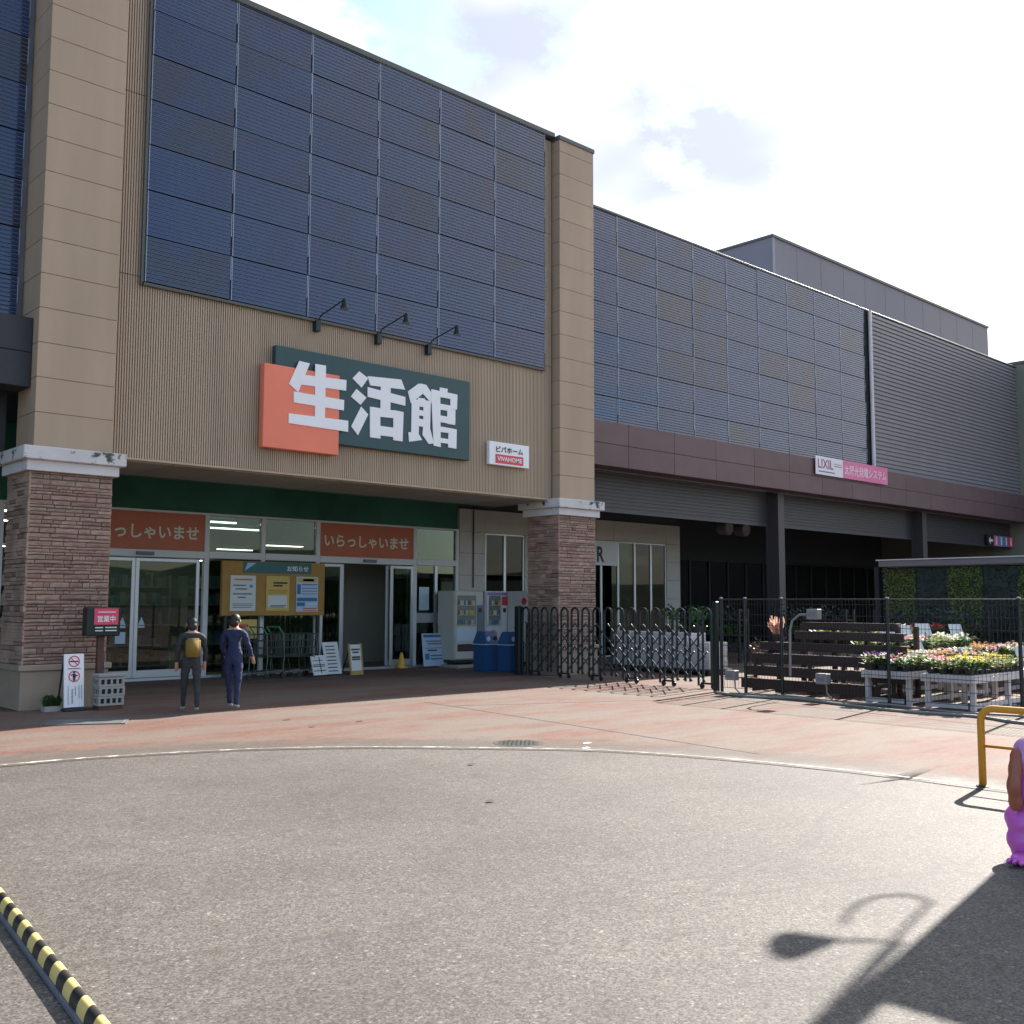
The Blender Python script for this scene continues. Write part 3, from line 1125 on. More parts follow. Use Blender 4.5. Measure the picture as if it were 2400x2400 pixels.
for x0, x1 in ((15.25, 22.84), (23.14, 30.74), (31.05, 38.2)):
    shutter(x0, x1)
for x0, x1 in ((22.85, 23.13), (30.75, 31.04)):
    mb = MB().box(x0, x1, 14.74, 14.79, 0, 4.2).box(x0, x1, 15.07, 15.12, 0, 4.2).box((x0 + x1) / 2 - .03, (x0 + x1) / 2 + .03, 14.79, 15.07, 0, 4.2)
    mb.box(x0 + .005, x0 + .012, 14.79, 15.07, 0, 4.2)
    part(gw, 'steel_post', mb, M['brown_steel'], 0.004)
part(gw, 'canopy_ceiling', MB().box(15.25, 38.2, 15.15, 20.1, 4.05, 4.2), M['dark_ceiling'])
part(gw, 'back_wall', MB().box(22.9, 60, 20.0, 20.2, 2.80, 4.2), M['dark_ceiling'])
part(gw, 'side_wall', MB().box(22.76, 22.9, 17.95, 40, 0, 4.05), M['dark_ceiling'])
x = 22.95
while x < 46:
    w = 1.0
    f = part(gw, 'window', MB().box(x, x + .07, 19.96, 20.04, 0, 2.8).box(x + .07, x + w, 19.97, 20.03, 2.72, 2.8).box(x + .07, x + w, 19.97, 20.03, 0, .12), M['dark_steel'])
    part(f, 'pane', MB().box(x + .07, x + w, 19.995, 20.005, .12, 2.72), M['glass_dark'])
    x += w
for xx in (23.89, 24.7):
    part(gw, 'duct_mouth', MB().lathe([(0.16, 17.3), (0.19, 17.0), (0.17, 16.97), (0.0, 16.99)], (xx, 0, 3.46), 16, axis='y'), M['grey_plastic'], smooth=False)

# penthouse on the roof and the end tower
ph = thing('rooftop_penthouse', (44, 26, 9.8), 'plain grey windowless plant block rising behind the garden wing roof', 'building')
part(ph, 'wall', MB().box(34.06, 53.8, 22, 34, 9.5, 15.62), M['penthouse'])
part(ph, 'coping', MB().box(34.0, 53.86, 21.94, 34.06, 15.62, 15.72), M['coping'])
for k in range(11):
    part(ph, 'cladding_seam', MB().box(35.8 + k * 1.8, 35.82 + k * 1.8, 21.994, 21.999, 9.5, 15.6), M['penthouse'])
part(ph, 'corner_trim', MB().box(34.045, 34.2, 21.975, 21.999, 9.5, 15.6), M['grey_siding'])
tw = thing('end_tower', (42, 15, 0), 'olive grey tower at the photo\'s right edge closing the garden wing', 'building')
part(tw, 'wall', MB().box(38.22, 46, 9.5, 20, 0, 9.98), M['tower'])
part(tw, 'coping', MB().box(38.16, 46.1, 9.4, 20.1, 9.98, 10.08), M['coping'])
part(tw, 'eave', MB().box(37.7, 38.22, 9.2, 14.0, 7.9, 8.02), M['tower_white'])

# -- pale tiled wall with tall windows, under the canopy
tww = thing('tiled_wall', (18.8, YG, 0), 'pale tan tiled wall with tall windows behind the vending machines and pillar', 'wall')
zs = [0, .5, 1.0, 1.5, 2.0, 2.5, 2.985]
for a, b in ((14.87, 15.66), (16.89, 17.59), (17.59, 18.29), (18.29, 18.99), (22.2, 22.76)):
    for c, d in zip(zs, zs[1:]):
        part(tww, 'wall_tile', MB().box(a + .003, b - .003, 17.85, 17.93, c + .003, d - .003), M['tan_tile'], 0.003)
for a, b in ((14.87, 15.66), (15.66, 16.89), (16.89, 17.94), (17.94, 18.99), (18.99, 20.06), (20.06, 21.13), (21.13, 22.2), (22.2, 22.76)):
    part(tww, 'wall_tile', MB().box(a + .003, b - .003, 17.85, 17.93, 2.988, 3.50), M['tan_tile'], 0.003)
part(tww, 'wall_end', MB().box(22.765, 22.80, 17.86, 18.0, 0, 3.5), M['tan_tile'])
part(tww, 'upper_wall', MB().box(14.87, 22.8, 17.93, 18.0, 3.5, 4.3), M['dark_ceiling'])


def win(parent, x0, x1, z0, z1, y=17.9, g='glass_shade', fw_=.035, frame='alu'):
    mb = MB().box(x0, x1, y - .03, y + .03, z1 - fw_, z1).box(x0, x1, y - .03, y + .03, z0, z0 + fw_)
    mb.box(x0, x0 + fw_, y - .03, y + .03, z0 + fw_, z1 - fw_).box(x1 - fw_, x1, y - .03, y + .03, z0 + fw_, z1 - fw_)
    f = part(parent, 'window', mb, M[frame], 0.004)
    part(f, 'pane', MB().box(x0 + fw_, x1 - fw_, y - .004, y + .004, z0 + fw_, z1 - fw_), M[g])
    return f


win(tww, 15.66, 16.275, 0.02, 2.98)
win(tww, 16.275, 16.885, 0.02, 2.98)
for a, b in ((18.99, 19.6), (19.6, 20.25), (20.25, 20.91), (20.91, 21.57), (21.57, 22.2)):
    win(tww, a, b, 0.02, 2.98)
cb = part(tww, 'wall_cable', MB().tube([(15.27, 17.83, 3.48), (15.27, 17.83, 1.72)], 0.014, 6), M['dark_steel'])

# -- glazed shop front
sf = thing('glass_shop_front', (7.5, YG, 0), 'glazed shop front with two automatic doorways under orange welcome strips', 'shop front')
for x in (0.05, 1.35, 2.65, 3.95, 5.25, 6.44, 8.82, 9.98, 11.20, 13.64, 14.82):
    w = .06 if x not in (8.82, 11.20, 13.64) else .075
    part(sf, 'mullion', MB().box(x - w / 2 - .01, x + w / 2 + .01, YG - .05, YG + .05, 0, 2.985), M['alu_white'], 0.004)
part(sf, 'head_rail', MB().box(0, 14.86, YG - .045, YG + .045, 2.985, 3.025), M['alu_white'])
for x0, x1, hz in ((0.09, 5.21, 2.24), (6.48, 8.78, 2.25), (8.86, 9.94, 2.26), (10.02, 11.16, 2.26), (11.24, 13.60, 2.25), (13.68, 14.78, 2.26)):
    part(sf, 'transom', MB().box(x0, x1, YG - .07, YG + .07, hz - .07, hz + .06), M['alu_white'], 0.006)
for x0, x1 in ((0.09, 1.31), (1.39, 2.61), (2.69, 3.91), (3.99, 5.21)):
    part(sf, 'pane', MB().box(x0, x1, YG - .004, YG + .004, 2.31, 2.985), M['glass'])
    part(sf, 'pane', MB().box(x0, x1, YG - .004, YG + .004, 0.1, 2.17), M['glass'])
for x0, x1 in ((8.87, 9.93), (10.03, 11.15), (13.69, 14.78)):
    part(sf, 'pane', MB().box(x0, x1, YG - .004, YG + .004, 2.32, 2.985), M['glass'])
for x0, x1 in ((8.87, 9.93), (10.03, 11.15)):
    part(sf, 'pane', MB().box(x0, x1, YG - .004, YG + .004, 0.1, 2.19), M['glass'])
part(sf, 'pane', MB().box(13.69, 14.78, YG - .004, YG + .004, 1.16, 2.19), M['glass'])
part(sf, 'pane', MB().box(13.69, 14.78, YG - .004, YG + .004, 0.1, 0.95), M['glass'])
part(sf, 'mid_rail', MB().box(13.69, 14.78, YG - .035, YG + .035, 0.95, 1.16), M['alu'])
part(sf, 'centre_post', MB().box(14.20, 14.27, YG - .03, YG + .03, 1.165, 2.19).box(14.20, 14.27, YG - .03, YG + .03, 0.1, 0.945), M['alu'])
part(sf, 'door_sill', MB().box(0, 14.8, YG - .06, YG + .06, 0.004, 0.05), M['alu'])
for x0, x1, tx0 in ((6.48, 8.78, 6.56), (11.245, 13.60, 11.36)):
    wp = part(sf, 'welcome_strip', MB().box(x0, x1, YG - .02, YG + .02, 2.315, 2.98), M['orange_film'])
    part(wp, 'lettering', text_mb('いらっしゃいませ', tx0, tx0 + 2.10, 2.63, YG - .026, h=0.255, off=.022), M['cream_text'])
    part(wp, 'door_sensor', MB().box((x0 + x1) / 2 - .16, (x0 + x1) / 2 + .16, YG - .13, YG - .075, 2.21, 2.27), M['print_grey'], 0.01)


def leaf(x0, x1, y, z1=2.16):
    s = .065
    mb = MB().box(x0, x0 + s, y - .02, y + .02, .06, z1).box(x1 - s, x1, y - .02, y + .02, .06, z1)
    mb.box(x0 + s, x1 - s, y - .02, y + .02, .06, .19).box(x0 + s, x1 - s, y - .02, y + .02, z1 - .06, z1)
    d = part(sf, 'sliding_door', mb, M['alu'], 0.005)
    part(d, 'pane', MB().box(x0 + s, x1 - s, y - .004, y + .004, .19, z1 - .06), M['glass'])
    return d


dl = leaf(6.48, 7.497, YG)
dr = leaf(7.503, 8.70, YG)
for x in (7.30, 7.64):
    part(dl if x < 7.5 else dr, 'sticker', MB().prism_y([(x - .06, .98), (x + .06, .98), (x, 1.12)], YG - .008, YG - .006).box(x - .06, x + .06, YG - .008, YG - .006, .93, .965), M['paper_pale_blue'])
part(dl, 'notice_sheet', MB().box(7.18, 7.36, YG - .008, YG - .006, .66, .86), M['paper_pale_blue'])
leaf(11.25, 11.78, YG - .05)
leaf(11.30, 11.86, YG + .03)
leaf(12.98, 13.58, YG - .05)
leaf(12.92, 13.52, YG + .03)
for x0, x1, z0, z1, c in ((13.75, 14.02, 1.22, 1.72, 'paper_pale_blue'), (14.40, 14.74, .98, 1.17, 'red'), (14.40, 14.74, .60, .74, 'red'), (14.28, 14.4, .98, 1.17, 'paper'), (14.40, 14.74, .76, .92, 'print_grey'), (14.38, 14.52, .40, .56, 'paper'), (14.58, 14.74, .40, .56, 'paper')):
    part(sf, 'window_notice', MB().box(x0, x1, YG - .05, YG - .046, z0, z1), M[c])
# R panel in the tall window right of the pillar
rp = part(tww, 'window_sign', MB().box(19.0, 20.2, 17.84, 17.848, 2.34, 2.97), M['paper'])
part(rp, 'lettering', text_mb('R', 19.40, 19.68, 2.62, 17.836, h=.40, off=.03), M['black'])

# interior of the shop
ins = thing('shop_interior', (7, 22, 0), 'dim greenish shop interior seen through the glass front', 'room')
part(ins, 'back_wall', MB().box(-6, 22.7, 40, 40.1, 0, 3.1), M['interior_wall'])
part(ins, 'inner_ceiling', MB().box(-6, 22.7, 18.02, 40, 3.06, 3.12), M['interior_ceiling'])
part(ins, 'inner_floor', MB().box(-6, 22.7, 17.98, 40, 0.006, 0.012), M['interior_floor'])
part(ins, 'inner_wall', MB().box(13.1, 14.88, 20.0, 20.1, .012, 2.7), M['tan_tile'])
part(ins, 'partition', MB().box(12.15, 12.25, 18.6, 22.0, 0.012, 2.6), M['interior_wall'])
part(ins, 'partition', MB().box(14.9, 15.0, 18.05, 19.2, 0.012, 3.05).box(-6.1, -6.0, 18, 40, 0, 3.1), M['interior_wall'])
sroot = None
LL = ['strip light far left inside the shop behind the pillar', 'strip light inside the shop left of the wide pillar', 'long lit strip light inside the shop just right of the wide pillar', 'strip light inside the shop above the left sliding doors', 'long lit strip light seen through the pane above the notice board',
      'rear strip light far left deep inside the shop', 'rear strip light deep in the shop behind the wide pillar', 'rear strip light deep in the shop behind the left doors', 'rear strip light deep in the shop behind the notice board', 'rear strip light deep in the shop left of the open doorway']
DL = ['short lit strip light behind the dark glass left of the brown post', 'lit strip light behind the dark glass just beside the brown post', 'lit strip light behind the dark glass right of the brown post', 'farthest lit strip light deep behind the dark garden glass', 'lit strip light behind dark glass over the garden shelter']
SLB = ['goods shelf behind the left leaf of the sliding doors', 'goods shelf behind the right leaf of the sliding doors', 'goods shelf at the far left of the shop interior', 'goods shelf hidden behind the wide stone pillar', 'goods shelf behind the yellow notice board']
sp = [(1.2, 19.5), (3.2, 19.5), (5.6, 19.6), (7.6, 19.6), (9.6, 19.4), (2.2, 22.0), (4.6, 22), (7.0, 22), (9.4, 22), (11.0, 21.0)]
for k, (x, y) in enumerate(sp[:10]):
    if sroot is None:
        sroot = thing('ceiling_light', (x, y, 2.98), LL[0], 'ceiling light', 'strip lights in the shop')
        lpart(sroot, 'light_housing', MB().box(-.62, .62, -.05, .05, .03, .08), M['shelf_white'])
        lpart(sroot, 'light_tube', MB().box(-.6, .6, -.03, .03, 0, .028), M['strip'])
    else:
        copy_tree(sroot, (x, y, 2.98), label=LL[k])
for y in (26.5, 29.5, 32.5, 35.5, 38.5):
    for x in (9.5, 12.5, 15.5, 18.5):
        copy_tree(sroot, (x, y, 2.98), label='thin strip light ' + ('first', 'second', 'third', 'fourth', 'last')[int((y - 26) // 3)] + ' row back, ' + {9.5: 'leftmost', 12.5: 'second', 15.5: 'third', 18.5: 'rightmost'}[x] + ' across, deep behind the left doors', group='rows of strip lights deep in the shop')
for k, (x, y) in enumerate(((27.0, 22.5), (29.5, 22.5), (34.5, 22.5), (32.0, 24.5), (37.5, 23))):
    copy_tree(sroot, (x, y, 2.7), label=DL[k], group='strip lights behind the dark glass')
part(gw, 'inner_room', MB().box(22.9, 46, 27, 27.1, 0, 3).box(22.9, 46, 20.2, 27, 3.0, 3.05).box(22.9, 46, 20.2, 27, .005, .012).box(46, 46.1, 20.2, 27, 0, 3.05), M['interior_wall'])
sh0 = None
for k, (x, y) in enumerate(((6.3, 20.2), (8.3, 20.2), (2.0, 20.2), (4.0, 20.2), (10.2, 20.0))):
    if sh0 is None:
        sh0 = thing('goods_shelf', (x, y, 0.012), SLB[0], 'shelf', 'goods shelves inside the shop')
        for z in (.1, .5, .9, 1.3, 1.65):
            lpart(sh0, 'shelf_board', MB().box(-.8, .8, -.2, .2, z, z + .03), M['shelf_white'])
        lpart(sh0, 'shelf_back', MB().box(-.8, .8, .2, .22, 0, 1.9), M['interior_wall'])
        lpart(sh0, 'shelf_side', MB().box(-.83, -.8, -.2, .22, 0, 1.9).box(.8, .83, -.2, .22, 0, 1.9), M['shelf_white'])
        r_ = random.Random(5)
        mbs = [MB(), MB(), MB()]
        for z in (.13, .53, .93, 1.33, 1.68):
            xx = -.77
            while xx < .68:
                w = r_.uniform(.06, .13)
                r_.choice(mbs).box(xx, xx + w - .01, -.17, .1, z, z + r_.uniform(.12, .28))
                xx += w
        for q, c in zip(mbs, ('can_a', 'can_b', 'paper_blue')):
            g_ = lpart(sh0, 'goods', q, M[c])
            g_['kind'] = 'stuff'
    else:
        copy_tree(sh0, (x, y, .012), label=SLB[k])

# ------------------------------------------------------------------ signs on the entrance block
sg = thing('store_sign', (10, YW, 4.6), 'large sign with white characters on dark green and orange boards above the entrance', 'sign')
part(sg, 'green_board', MB().box(8.03, 12.0, 14.13, 14.235, 3.94, 5.38), M['sign_green'], 0.008)
part(sg, 'orange_board', MB().box(7.82, 9.19, 14.095, 14.225, 3.755, 5.06), M['sign_orange'], 0.008)
GLYPH = {'a':[[(8.426,5.182),(8.617,5.17),(8.416,4.68),(8.249,4.791)],[(8.717,5.18),(8.915,5.183),(8.913,4.191),(8.733,4.198)],[(8.409,4.967),(9.31,5.006),(9.306,4.829),(8.356,4.807)],[(8.337,4.68),(9.272,4.67),(9.269,4.498),(8.341,4.507)],[(8.258,4.323),(9.357,4.34),(9.358,4.156),(8.255,4.169)]],'b':[[(9.58,5.2),(9.761,5.109),(9.634,4.932),(9.453,5.062)],[(9.533,4.897),(9.732,4.777),(9.618,4.643),(9.425,4.755)],[(9.629,4.615),(9.772,4.5),(9.576,4.129),(9.441,4.262)],[(9.75,5.143),(10.442,5.19),(10.527,5.025),(9.806,4.996)],[(9.753,4.959),(10.533,4.9),(10.535,4.747),(9.756,4.795)],[(10.02,5.072),(10.221,5.081),(10.222,4.572),(10.018,4.576)],[(9.805,4.638),(10.499,4.632),(10.494,4.509),(9.808,4.484)],[(9.805,4.638),(10.01,4.635),(10.026,4.122),(9.815,4.123)],[(10.287,4.641),(10.499,4.632),(10.484,4.124),(10.288,4.127)],[(9.979,4.338),(10.325,4.337),(10.32,4.179),(9.981,4.177)]],'c':[[(10.815,5.174),(10.938,5.18),(10.948,5.038),(10.655,4.806),(10.588,5.003)],[(10.869,5.182),(10.985,5.175),(11.144,5.003),(11.099,4.871),(10.882,5.035)],[(10.673,4.882),(10.842,4.893),(10.828,4.202),(10.668,4.199)],[(10.926,4.91),(11.087,4.895),(11.077,4.425),(10.929,4.439)],[(10.806,4.925),(10.961,4.928),(10.963,4.775),(10.808,4.777)],[(10.809,4.715),(10.964,4.713),(10.965,4.617),(10.811,4.619)],[(10.811,4.561),(10.966,4.558),(10.968,4.425),(10.813,4.431)],[(10.606,4.299),(10.815,4.308),(10.905,4.195),(10.627,4.134)],[(10.928,4.46),(11.065,4.445),(11.166,4.161),(11.049,4.142),(10.911,4.288)],[(11.285,5.174),(11.462,5.174),(11.455,5.062),(11.286,5.061)],[(11.096,5.115),(11.687,5.101),(11.688,4.998),(11.097,5.006)],[(11.528,5.088),(11.687,5.088),(11.681,4.828),(11.53,4.827)],[(11.097,5.028),(11.295,5.024),(11.317,4.114),(11.159,4.123)],[(11.249,4.885),(11.558,4.882),(11.559,4.78),(11.25,4.778)],[(11.458,4.824),(11.644,4.823),(11.639,4.545),(11.461,4.546)],[(11.279,4.675),(11.646,4.673),(11.639,4.555),(11.28,4.556)],[(11.281,4.48),(11.677,4.47),(11.677,4.387),(11.282,4.38)],[(11.49,4.474),(11.677,4.47),(11.672,4.12),(11.485,4.126)],[(11.284,4.277),(11.544,4.271),(11.545,4.189),(11.285,4.192)]]}
for key in 'abc':
    mb = MB()
    for k, poly in enumerate(GLYPH[key]):
        mb.prism_y([(x * 1.0, z) for x, z in poly], (14.084 if key == 'a' else 14.119) - k * 0.0004, 14.094 if key == 'a' else 14.129)
    part(sg, 'character', mb, M['sign_white'])
bs = thing('shop_name_board', (12.98, YW, 4.14), 'small white board with black name over red strip right of the large sign', 'sign')
part(bs, 'board', MB().box(12.49, 13.50, 14.15, 14.235, 3.93, 4.36), M['sign_white'], 0.005)
part(bs, 'red_strip', MB().box(12.64, 13.34, 14.143, 14.149, 3.965, 4.13), M['red'])
part(bs, 'lettering', text_mb('ビバホーム', 12.65, 13.34, 4.225, 14.145, h=.115, off=.03), M['black'])
part(bs, 'lettering', text_mb('VIVAHOME', 12.68, 13.30, 4.05, 14.139, h=.085, off=.02), M['sign_white'])
lamp = None
for x, lab in ((8.8, 'black swan neck sign lamp left above the green and orange sign'), (10.0, 'black swan neck sign lamp above the middle character of the sign'), (11.08, 'black swan neck sign lamp nearest the small white name board')):
    if lamp is None:
        lamp = thing('sign_lamp', (x, 14.2, 5.83), lab, 'lamp', 'lamps over the shop sign')
        lpart(lamp, 'wall_bracket', MB().box(-.045, .045, -.06, .05, -.09, .09), M['gate'], 0.006)
        lpart(lamp, 'arm', MB().tube([(0, -.03, .02), (0, -.06, .10), (0, -.13, .155), (0, -.45, .21), (0, -.78, .27)], 0.011, 8), M['gate'])
        hd = lpart(lamp, 'lamp_head', MB().lathe([(0.0, .08), (.028, .08), (.036, .05), (.044, 0), (.068, -.08), (.064, -.08), (.0, -.055)], (0, -.80, .20), 14), M['gate'])
        lpart(hd, 'lens', MB().lathe([(.056, -.078), (.0, -.084)], (0, -.80, .20), 14), M['grey_plastic'])
    else:
        copy_tree(lamp, (x, 14.2, 5.83), label=lab)

# banner on the fascia
bn = thing('fascia_banner', (25.6, 14.2, 4.95), 'long white and pink banner hung on the brown fascia', 'banner')
part(bn, 'white_half', MB().box(23.77, 25.12, 14.185, 14.2, 4.73, 5.21), M['banner_white'])
part(bn, 'pink_half', MB().box(25.12, 27.56, 14.185, 14.2, 4.73, 5.21), M['pink'])
part(bn, 'lettering', text_mb('LIXIL', 23.87, 24.62, 5.02, 14.18, h=.24, off=.01), M['maroon'])
for q_ in ((24.68, 25.06, 4.99, 5.01), (24.68, 25.06, 5.05, 5.065), (23.9, 24.7, 4.80, 4.83)):
    part(bn, 'small_print', MB().box(q_[0], q_[1], 14.18, 14.184, q_[2], q_[3]), M['print_grey'])
part(bn, 'lettering', text_mb('太陽光発電システム', 25.2, 27.48, 4.965, 14.18, h=.27, off=.012), M['banner_text'])

# direction sign under the far shutter
ds = thing('direction_sign', (37.1, 15, 3.58), 'small sign with white arrow and coloured squares below the far shutter', 'sign')
part(ds, 'board', MB().box(36.0, 38.15, 14.97, 15.03, 3.38, 3.76), M['black'])
part(ds, 'arrow', MB().prism_y([(36.08, 3.57), (36.22, 3.70), (36.22, 3.61), (36.42, 3.61), (36.42, 3.53), (36.22, 3.53), (36.22, 3.44)], 14.963, 14.969), M['sign_white'])
for k, c in enumerate(('pink', 'paper_blue', 'vend_purple', 'pink_red')):
    x0 = 36.5 + k * .41
    part(ds, 'coloured_square', MB().box(x0, x0 + .39, 14.962, 14.969, 3.39, 3.75), M[c])
    part(ds, 'white_mark', MB().box(x0 + .15, x0 + .24, 14.955, 14.961, 3.44, 3.62).lathe([(.045, -.003), (.045, .003)], (x0 + .195, 14.958, 3.67), 10, axis='y'), M['sign_white'])

# ------------------------------------------------------------------ things by the left pillar
ns = thing('no_smoking_board', (4.95, 13.56, 0), 'narrow white standing board with red no smoking rings before the left pillar', 'sign board')
T = Matrix.Rotation(R(-5), 4, 'X')


def tilt(mb, piv, ang):
    Rm = Matrix.Rotation(ang, 4, 'X')
    p = Vector(piv)
    mb.v = [tuple(p + Rm @ (Vector(v) - p)) for v in mb.v]
    return mb


def ringy(mb, cx_, y, cz, r0, r1, n=24, m=0):
    vs = []
    for k in range(n):
        t = 2 * PI * k / n
        vs += [(cx_ + r0 * math.cos(t), y, cz + r0 * math.sin(t)), (cx_ + r1 * math.cos(t), y, cz + r1 * math.sin(t))]
    return mb.add(vs, [(2 * k, 2 * k + 1, (2 * k + 3) % (2 * n), (2 * k + 2) % (2 * n)) for k in range(n)], m)


pv = (4.95, 13.56, 0.02)
A = R(-6)
part(ns, 'board', tilt(MB().box(4.825, 5.075, 13.55, 13.575, 0.05, .725), pv, A), M['sign_white'], 0.004)
for z in (.63, .44):
    rr = MB()
    ringy(rr, 4.95, 13.546, z, .058, .072)
    part(ns, 'red_ring', tilt(rr, pv, A), M['pink_red'])
part(ns, 'cigarette_mark', tilt(MB().box(4.895, 5.0, 13.545, 13.547, .622, .637), pv, A), M['black'])
part(ns, 'slash', tilt(MB().quad((4.905, 13.546, .675), (4.913, 13.546, .683), (4.995, 13.546, .585), (4.987, 13.546, .577)), pv, A), M['pink_red'])
fig = MB().lathe([(.014, -.002), (.014, .002)], (4.95, 13.545, .49), 10, axis='y').box(4.932, 4.968, 13.544, 13.547, .425, .473).box(4.936, 4.948, 13.544, 13.547, .385, .425).box(4.952, 4.964, 13.544, 13.547, .385, .425).box(4.91, 4.932, 13.544, 13.547, .452, .466).box(4.968, 4.99, 13.544, 13.547, .442, .456)
part(ns, 'figure_mark', tilt(fig, pv, A), M['black'])
tx = MB()
for x, z0, z1, w in ((4.875, .09, .33, .010), (4.925, .10, .29, .018), (4.965, .20, .33, .012), (5.01, .16, .34, .010), (5.04, .16, .34, .008)):
    z = z0
    while z < z1 - .012:
        tx.box(x - w / 2, x + w / 2, 13.545, 13.547, z, z + .010)
        z += .017
tx.box(4.87, 5.03, 13.545, 13.547, .533, .545)
part(ns, 'small_print', tilt(tx, pv, A), M['print_grey'])['kind'] = 'stuff'
part(ns, 'foot', MB().box(4.82, 5.08, 13.5, 13.72, 0.004, .035), M['dark_steel'], 0.004)
part(ns, 'rear_prop', MB().tube([(4.84, 13.66, .70), (4.84, 13.84, .02)], .012, 6).tube([(5.06, 13.66, .70), (5.06, 13.84, .02)], .012, 6), M['dark_steel'])

os_ = thing('open_sign', (5.33, 13.72, 0), 'red and black board on a brown post at the left pillar', 'sign')
part(os_, 'post', MB().box(5.275, 5.355, 13.69, 13.76, 0.0, 1.0), M['brown_wood'], 0.006)
part(os_, 'housing', MB().box(5.10, 5.535, 13.62, 13.80, .94, 1.315), M['gate'], 0.012)
part(os_, 'red_panel', MB().box(5.185, 5.50, 13.612, 13.619, 1.09, 1.30), M['pink_red'])
part(os_, 'lettering', text_mb('営業中', 5.225, 5.46, 1.165, 13.608, h=.085, off=.012), M['sign_white'])
for q_ in ((5.23, 5.46, 1.245, 1.26), (5.20, 5.30, 1.045, 1.06), (5.33, 5.48, 1.045, 1.06), (5.20, 5.30, 1.005, 1.02), (5.33, 5.48, 1.005, 1.02)):
    part(os_, 'small_print', MB().box(q_[0], q_[1], 13.605, 13.611, q_[2], q_[3]), M['paper'])
part(os_, 'socket_box', MB().box(5.365, 5.42, 13.70, 13.76, .53, .60).box(5.375, 5.39, 13.72, 13.74, .40, .53).box(5.378, 5.386, 13.72, 13.74, .60, .72), M['grey_plastic'], 0.003)

ct = None
for k in range(3):
    lab = ('grey slotted crate at the bottom of the stack under the red sign', 'grey slotted crate in the middle of the stack under the red sign', 'grey slotted crate topmost of the stack under the red sign')[k]
    if ct is None:
        ct = thing('slotted_crate', (5.36, 13.52, .06), lab, 'crate', 'stacked grey slotted crates')
        mb = MB()
        x0, x1, y0, y1 = -.165, .165, -.12, .12
        for ya, yb in ((y0, y0 + .02), (y1 - .02, y1)):
            mb.box(x0, x1, ya, yb, 0, .028).box(x0, x1, ya, yb, .09, .118)
            for q in range(5):
                xx = x0 + q * (.33 - .028) / 4
                mb.box(xx, xx + .028, ya + .001, yb - .001, .028, .09)
        for xa, xb in ((x0, x0 + .02), (x1 - .02, x1)):
            mb.box(xa + .001, xb - .001, y0 + .02, y1 - .02, 0, .028).box(xa + .001, xb - .001, y0 + .02, y1 - .02, .09, .118)
            for q in range(1, 3):
                yy = y0 + q * .08
                mb.box(xa + .002, xb - .002, yy - .012, yy + .012, .028, .09)
        lpart(ct, 'crate_wall', mb, M['crate_grey'])
        lpart(ct, 'crate_core', MB().box(x0 + .03, x1 - .03, y0 + .03, y1 - .03, .005, .112), M['black'])
    else:
        copy_tree(ct, (5.36 + .01 * (k % 2), 13.52, .06 + k * .121), label=lab)
o = link('crate_lid', MB().box(-.175, .18, -.13, .13, 0, .035).mesh('crate_lid', M['crate_grey'], bevel=.006), None, (5.365, 13.52, .424))
tag(o, 'flat grey lid lying on the slotted crate stack', 'lid')
o = link('timber_block', MB().box(-.15, .16, -.11, .11, 0, .055).mesh('timber_block', M['brown_wood'], bevel=.004), None, (5.36, 13.52, .004))
tag(o, 'dark timber block under the grey crate stack', 'block')
pb = thing('weed_planter', (4.72, 13.72, 0), 'small grey block with green weeds at the foot of the left pillar', 'planter')
lpart(pb, 'block', MB().box(-.10, .12, -.07, .07, 0, .07), M['crate_grey'], 0.005)
mb = MB()
r_ = random.Random(2)
for k in range(46):
    a, h = r_.uniform(0, 2 * PI), r_.uniform(.04, .16)
    x, y = r_.uniform(-.09, .1), r_.uniform(-.06, .06)
    dx, dy = .05 * math.cos(a), .05 * math.sin(a)
    mb.quad((x - dy * .3, y + dx * .3, .06), (x + dy * .3, y - dx * .3, .06), (x + dx + dy * .5, y + dy - dx * .5, .06 + h), (x + dx - dy * .5, y + dy + dx * .5, .06 + h * .9))
lpart(pb, 'leaves', mb, M['leaf'])
gp = thing('drain_plate', (4.6, 12.2, .006), 'grey steel drain plate set in the paving before the left pillar', 'drain cover')
for k in range(5):
    lpart(gp, 'plate_bar', MB().box(-.42, .42, -.25 + k * .1, -.165 + k * .1, 0, .012), M['steel_plate'], 0.003)
lpart(gp, 'plate_frame', MB().box(-.45, -.425, -.27, .27, 0, .012).box(.425, .45, -.27, .27, 0, .012), M['steel_plate'])
gp.rotation_euler = (0, 0, R(-28))
mh = thing('manhole_cover', (7.13, 7.62, .004), 'round dark manhole cover in the pink paving near the asphalt edge', 'manhole cover')
lpart(mh, 'cover', MB().lathe([(.0, 0), (.25, 0), (.25, .004), (.0, .004)], (0, 0, 0), 28), M['iron'])
mb = MB()
for k in range(-3, 4):
    for j in range(-3, 4):
        if k * k + j * j < 11:
            mb.box(k * .06 - .02, k * .06 + .02, j * .06 - .02, j * .06 + .02, .004, .007)
lpart(mh, 'tread_pattern', mb, M['iron'])
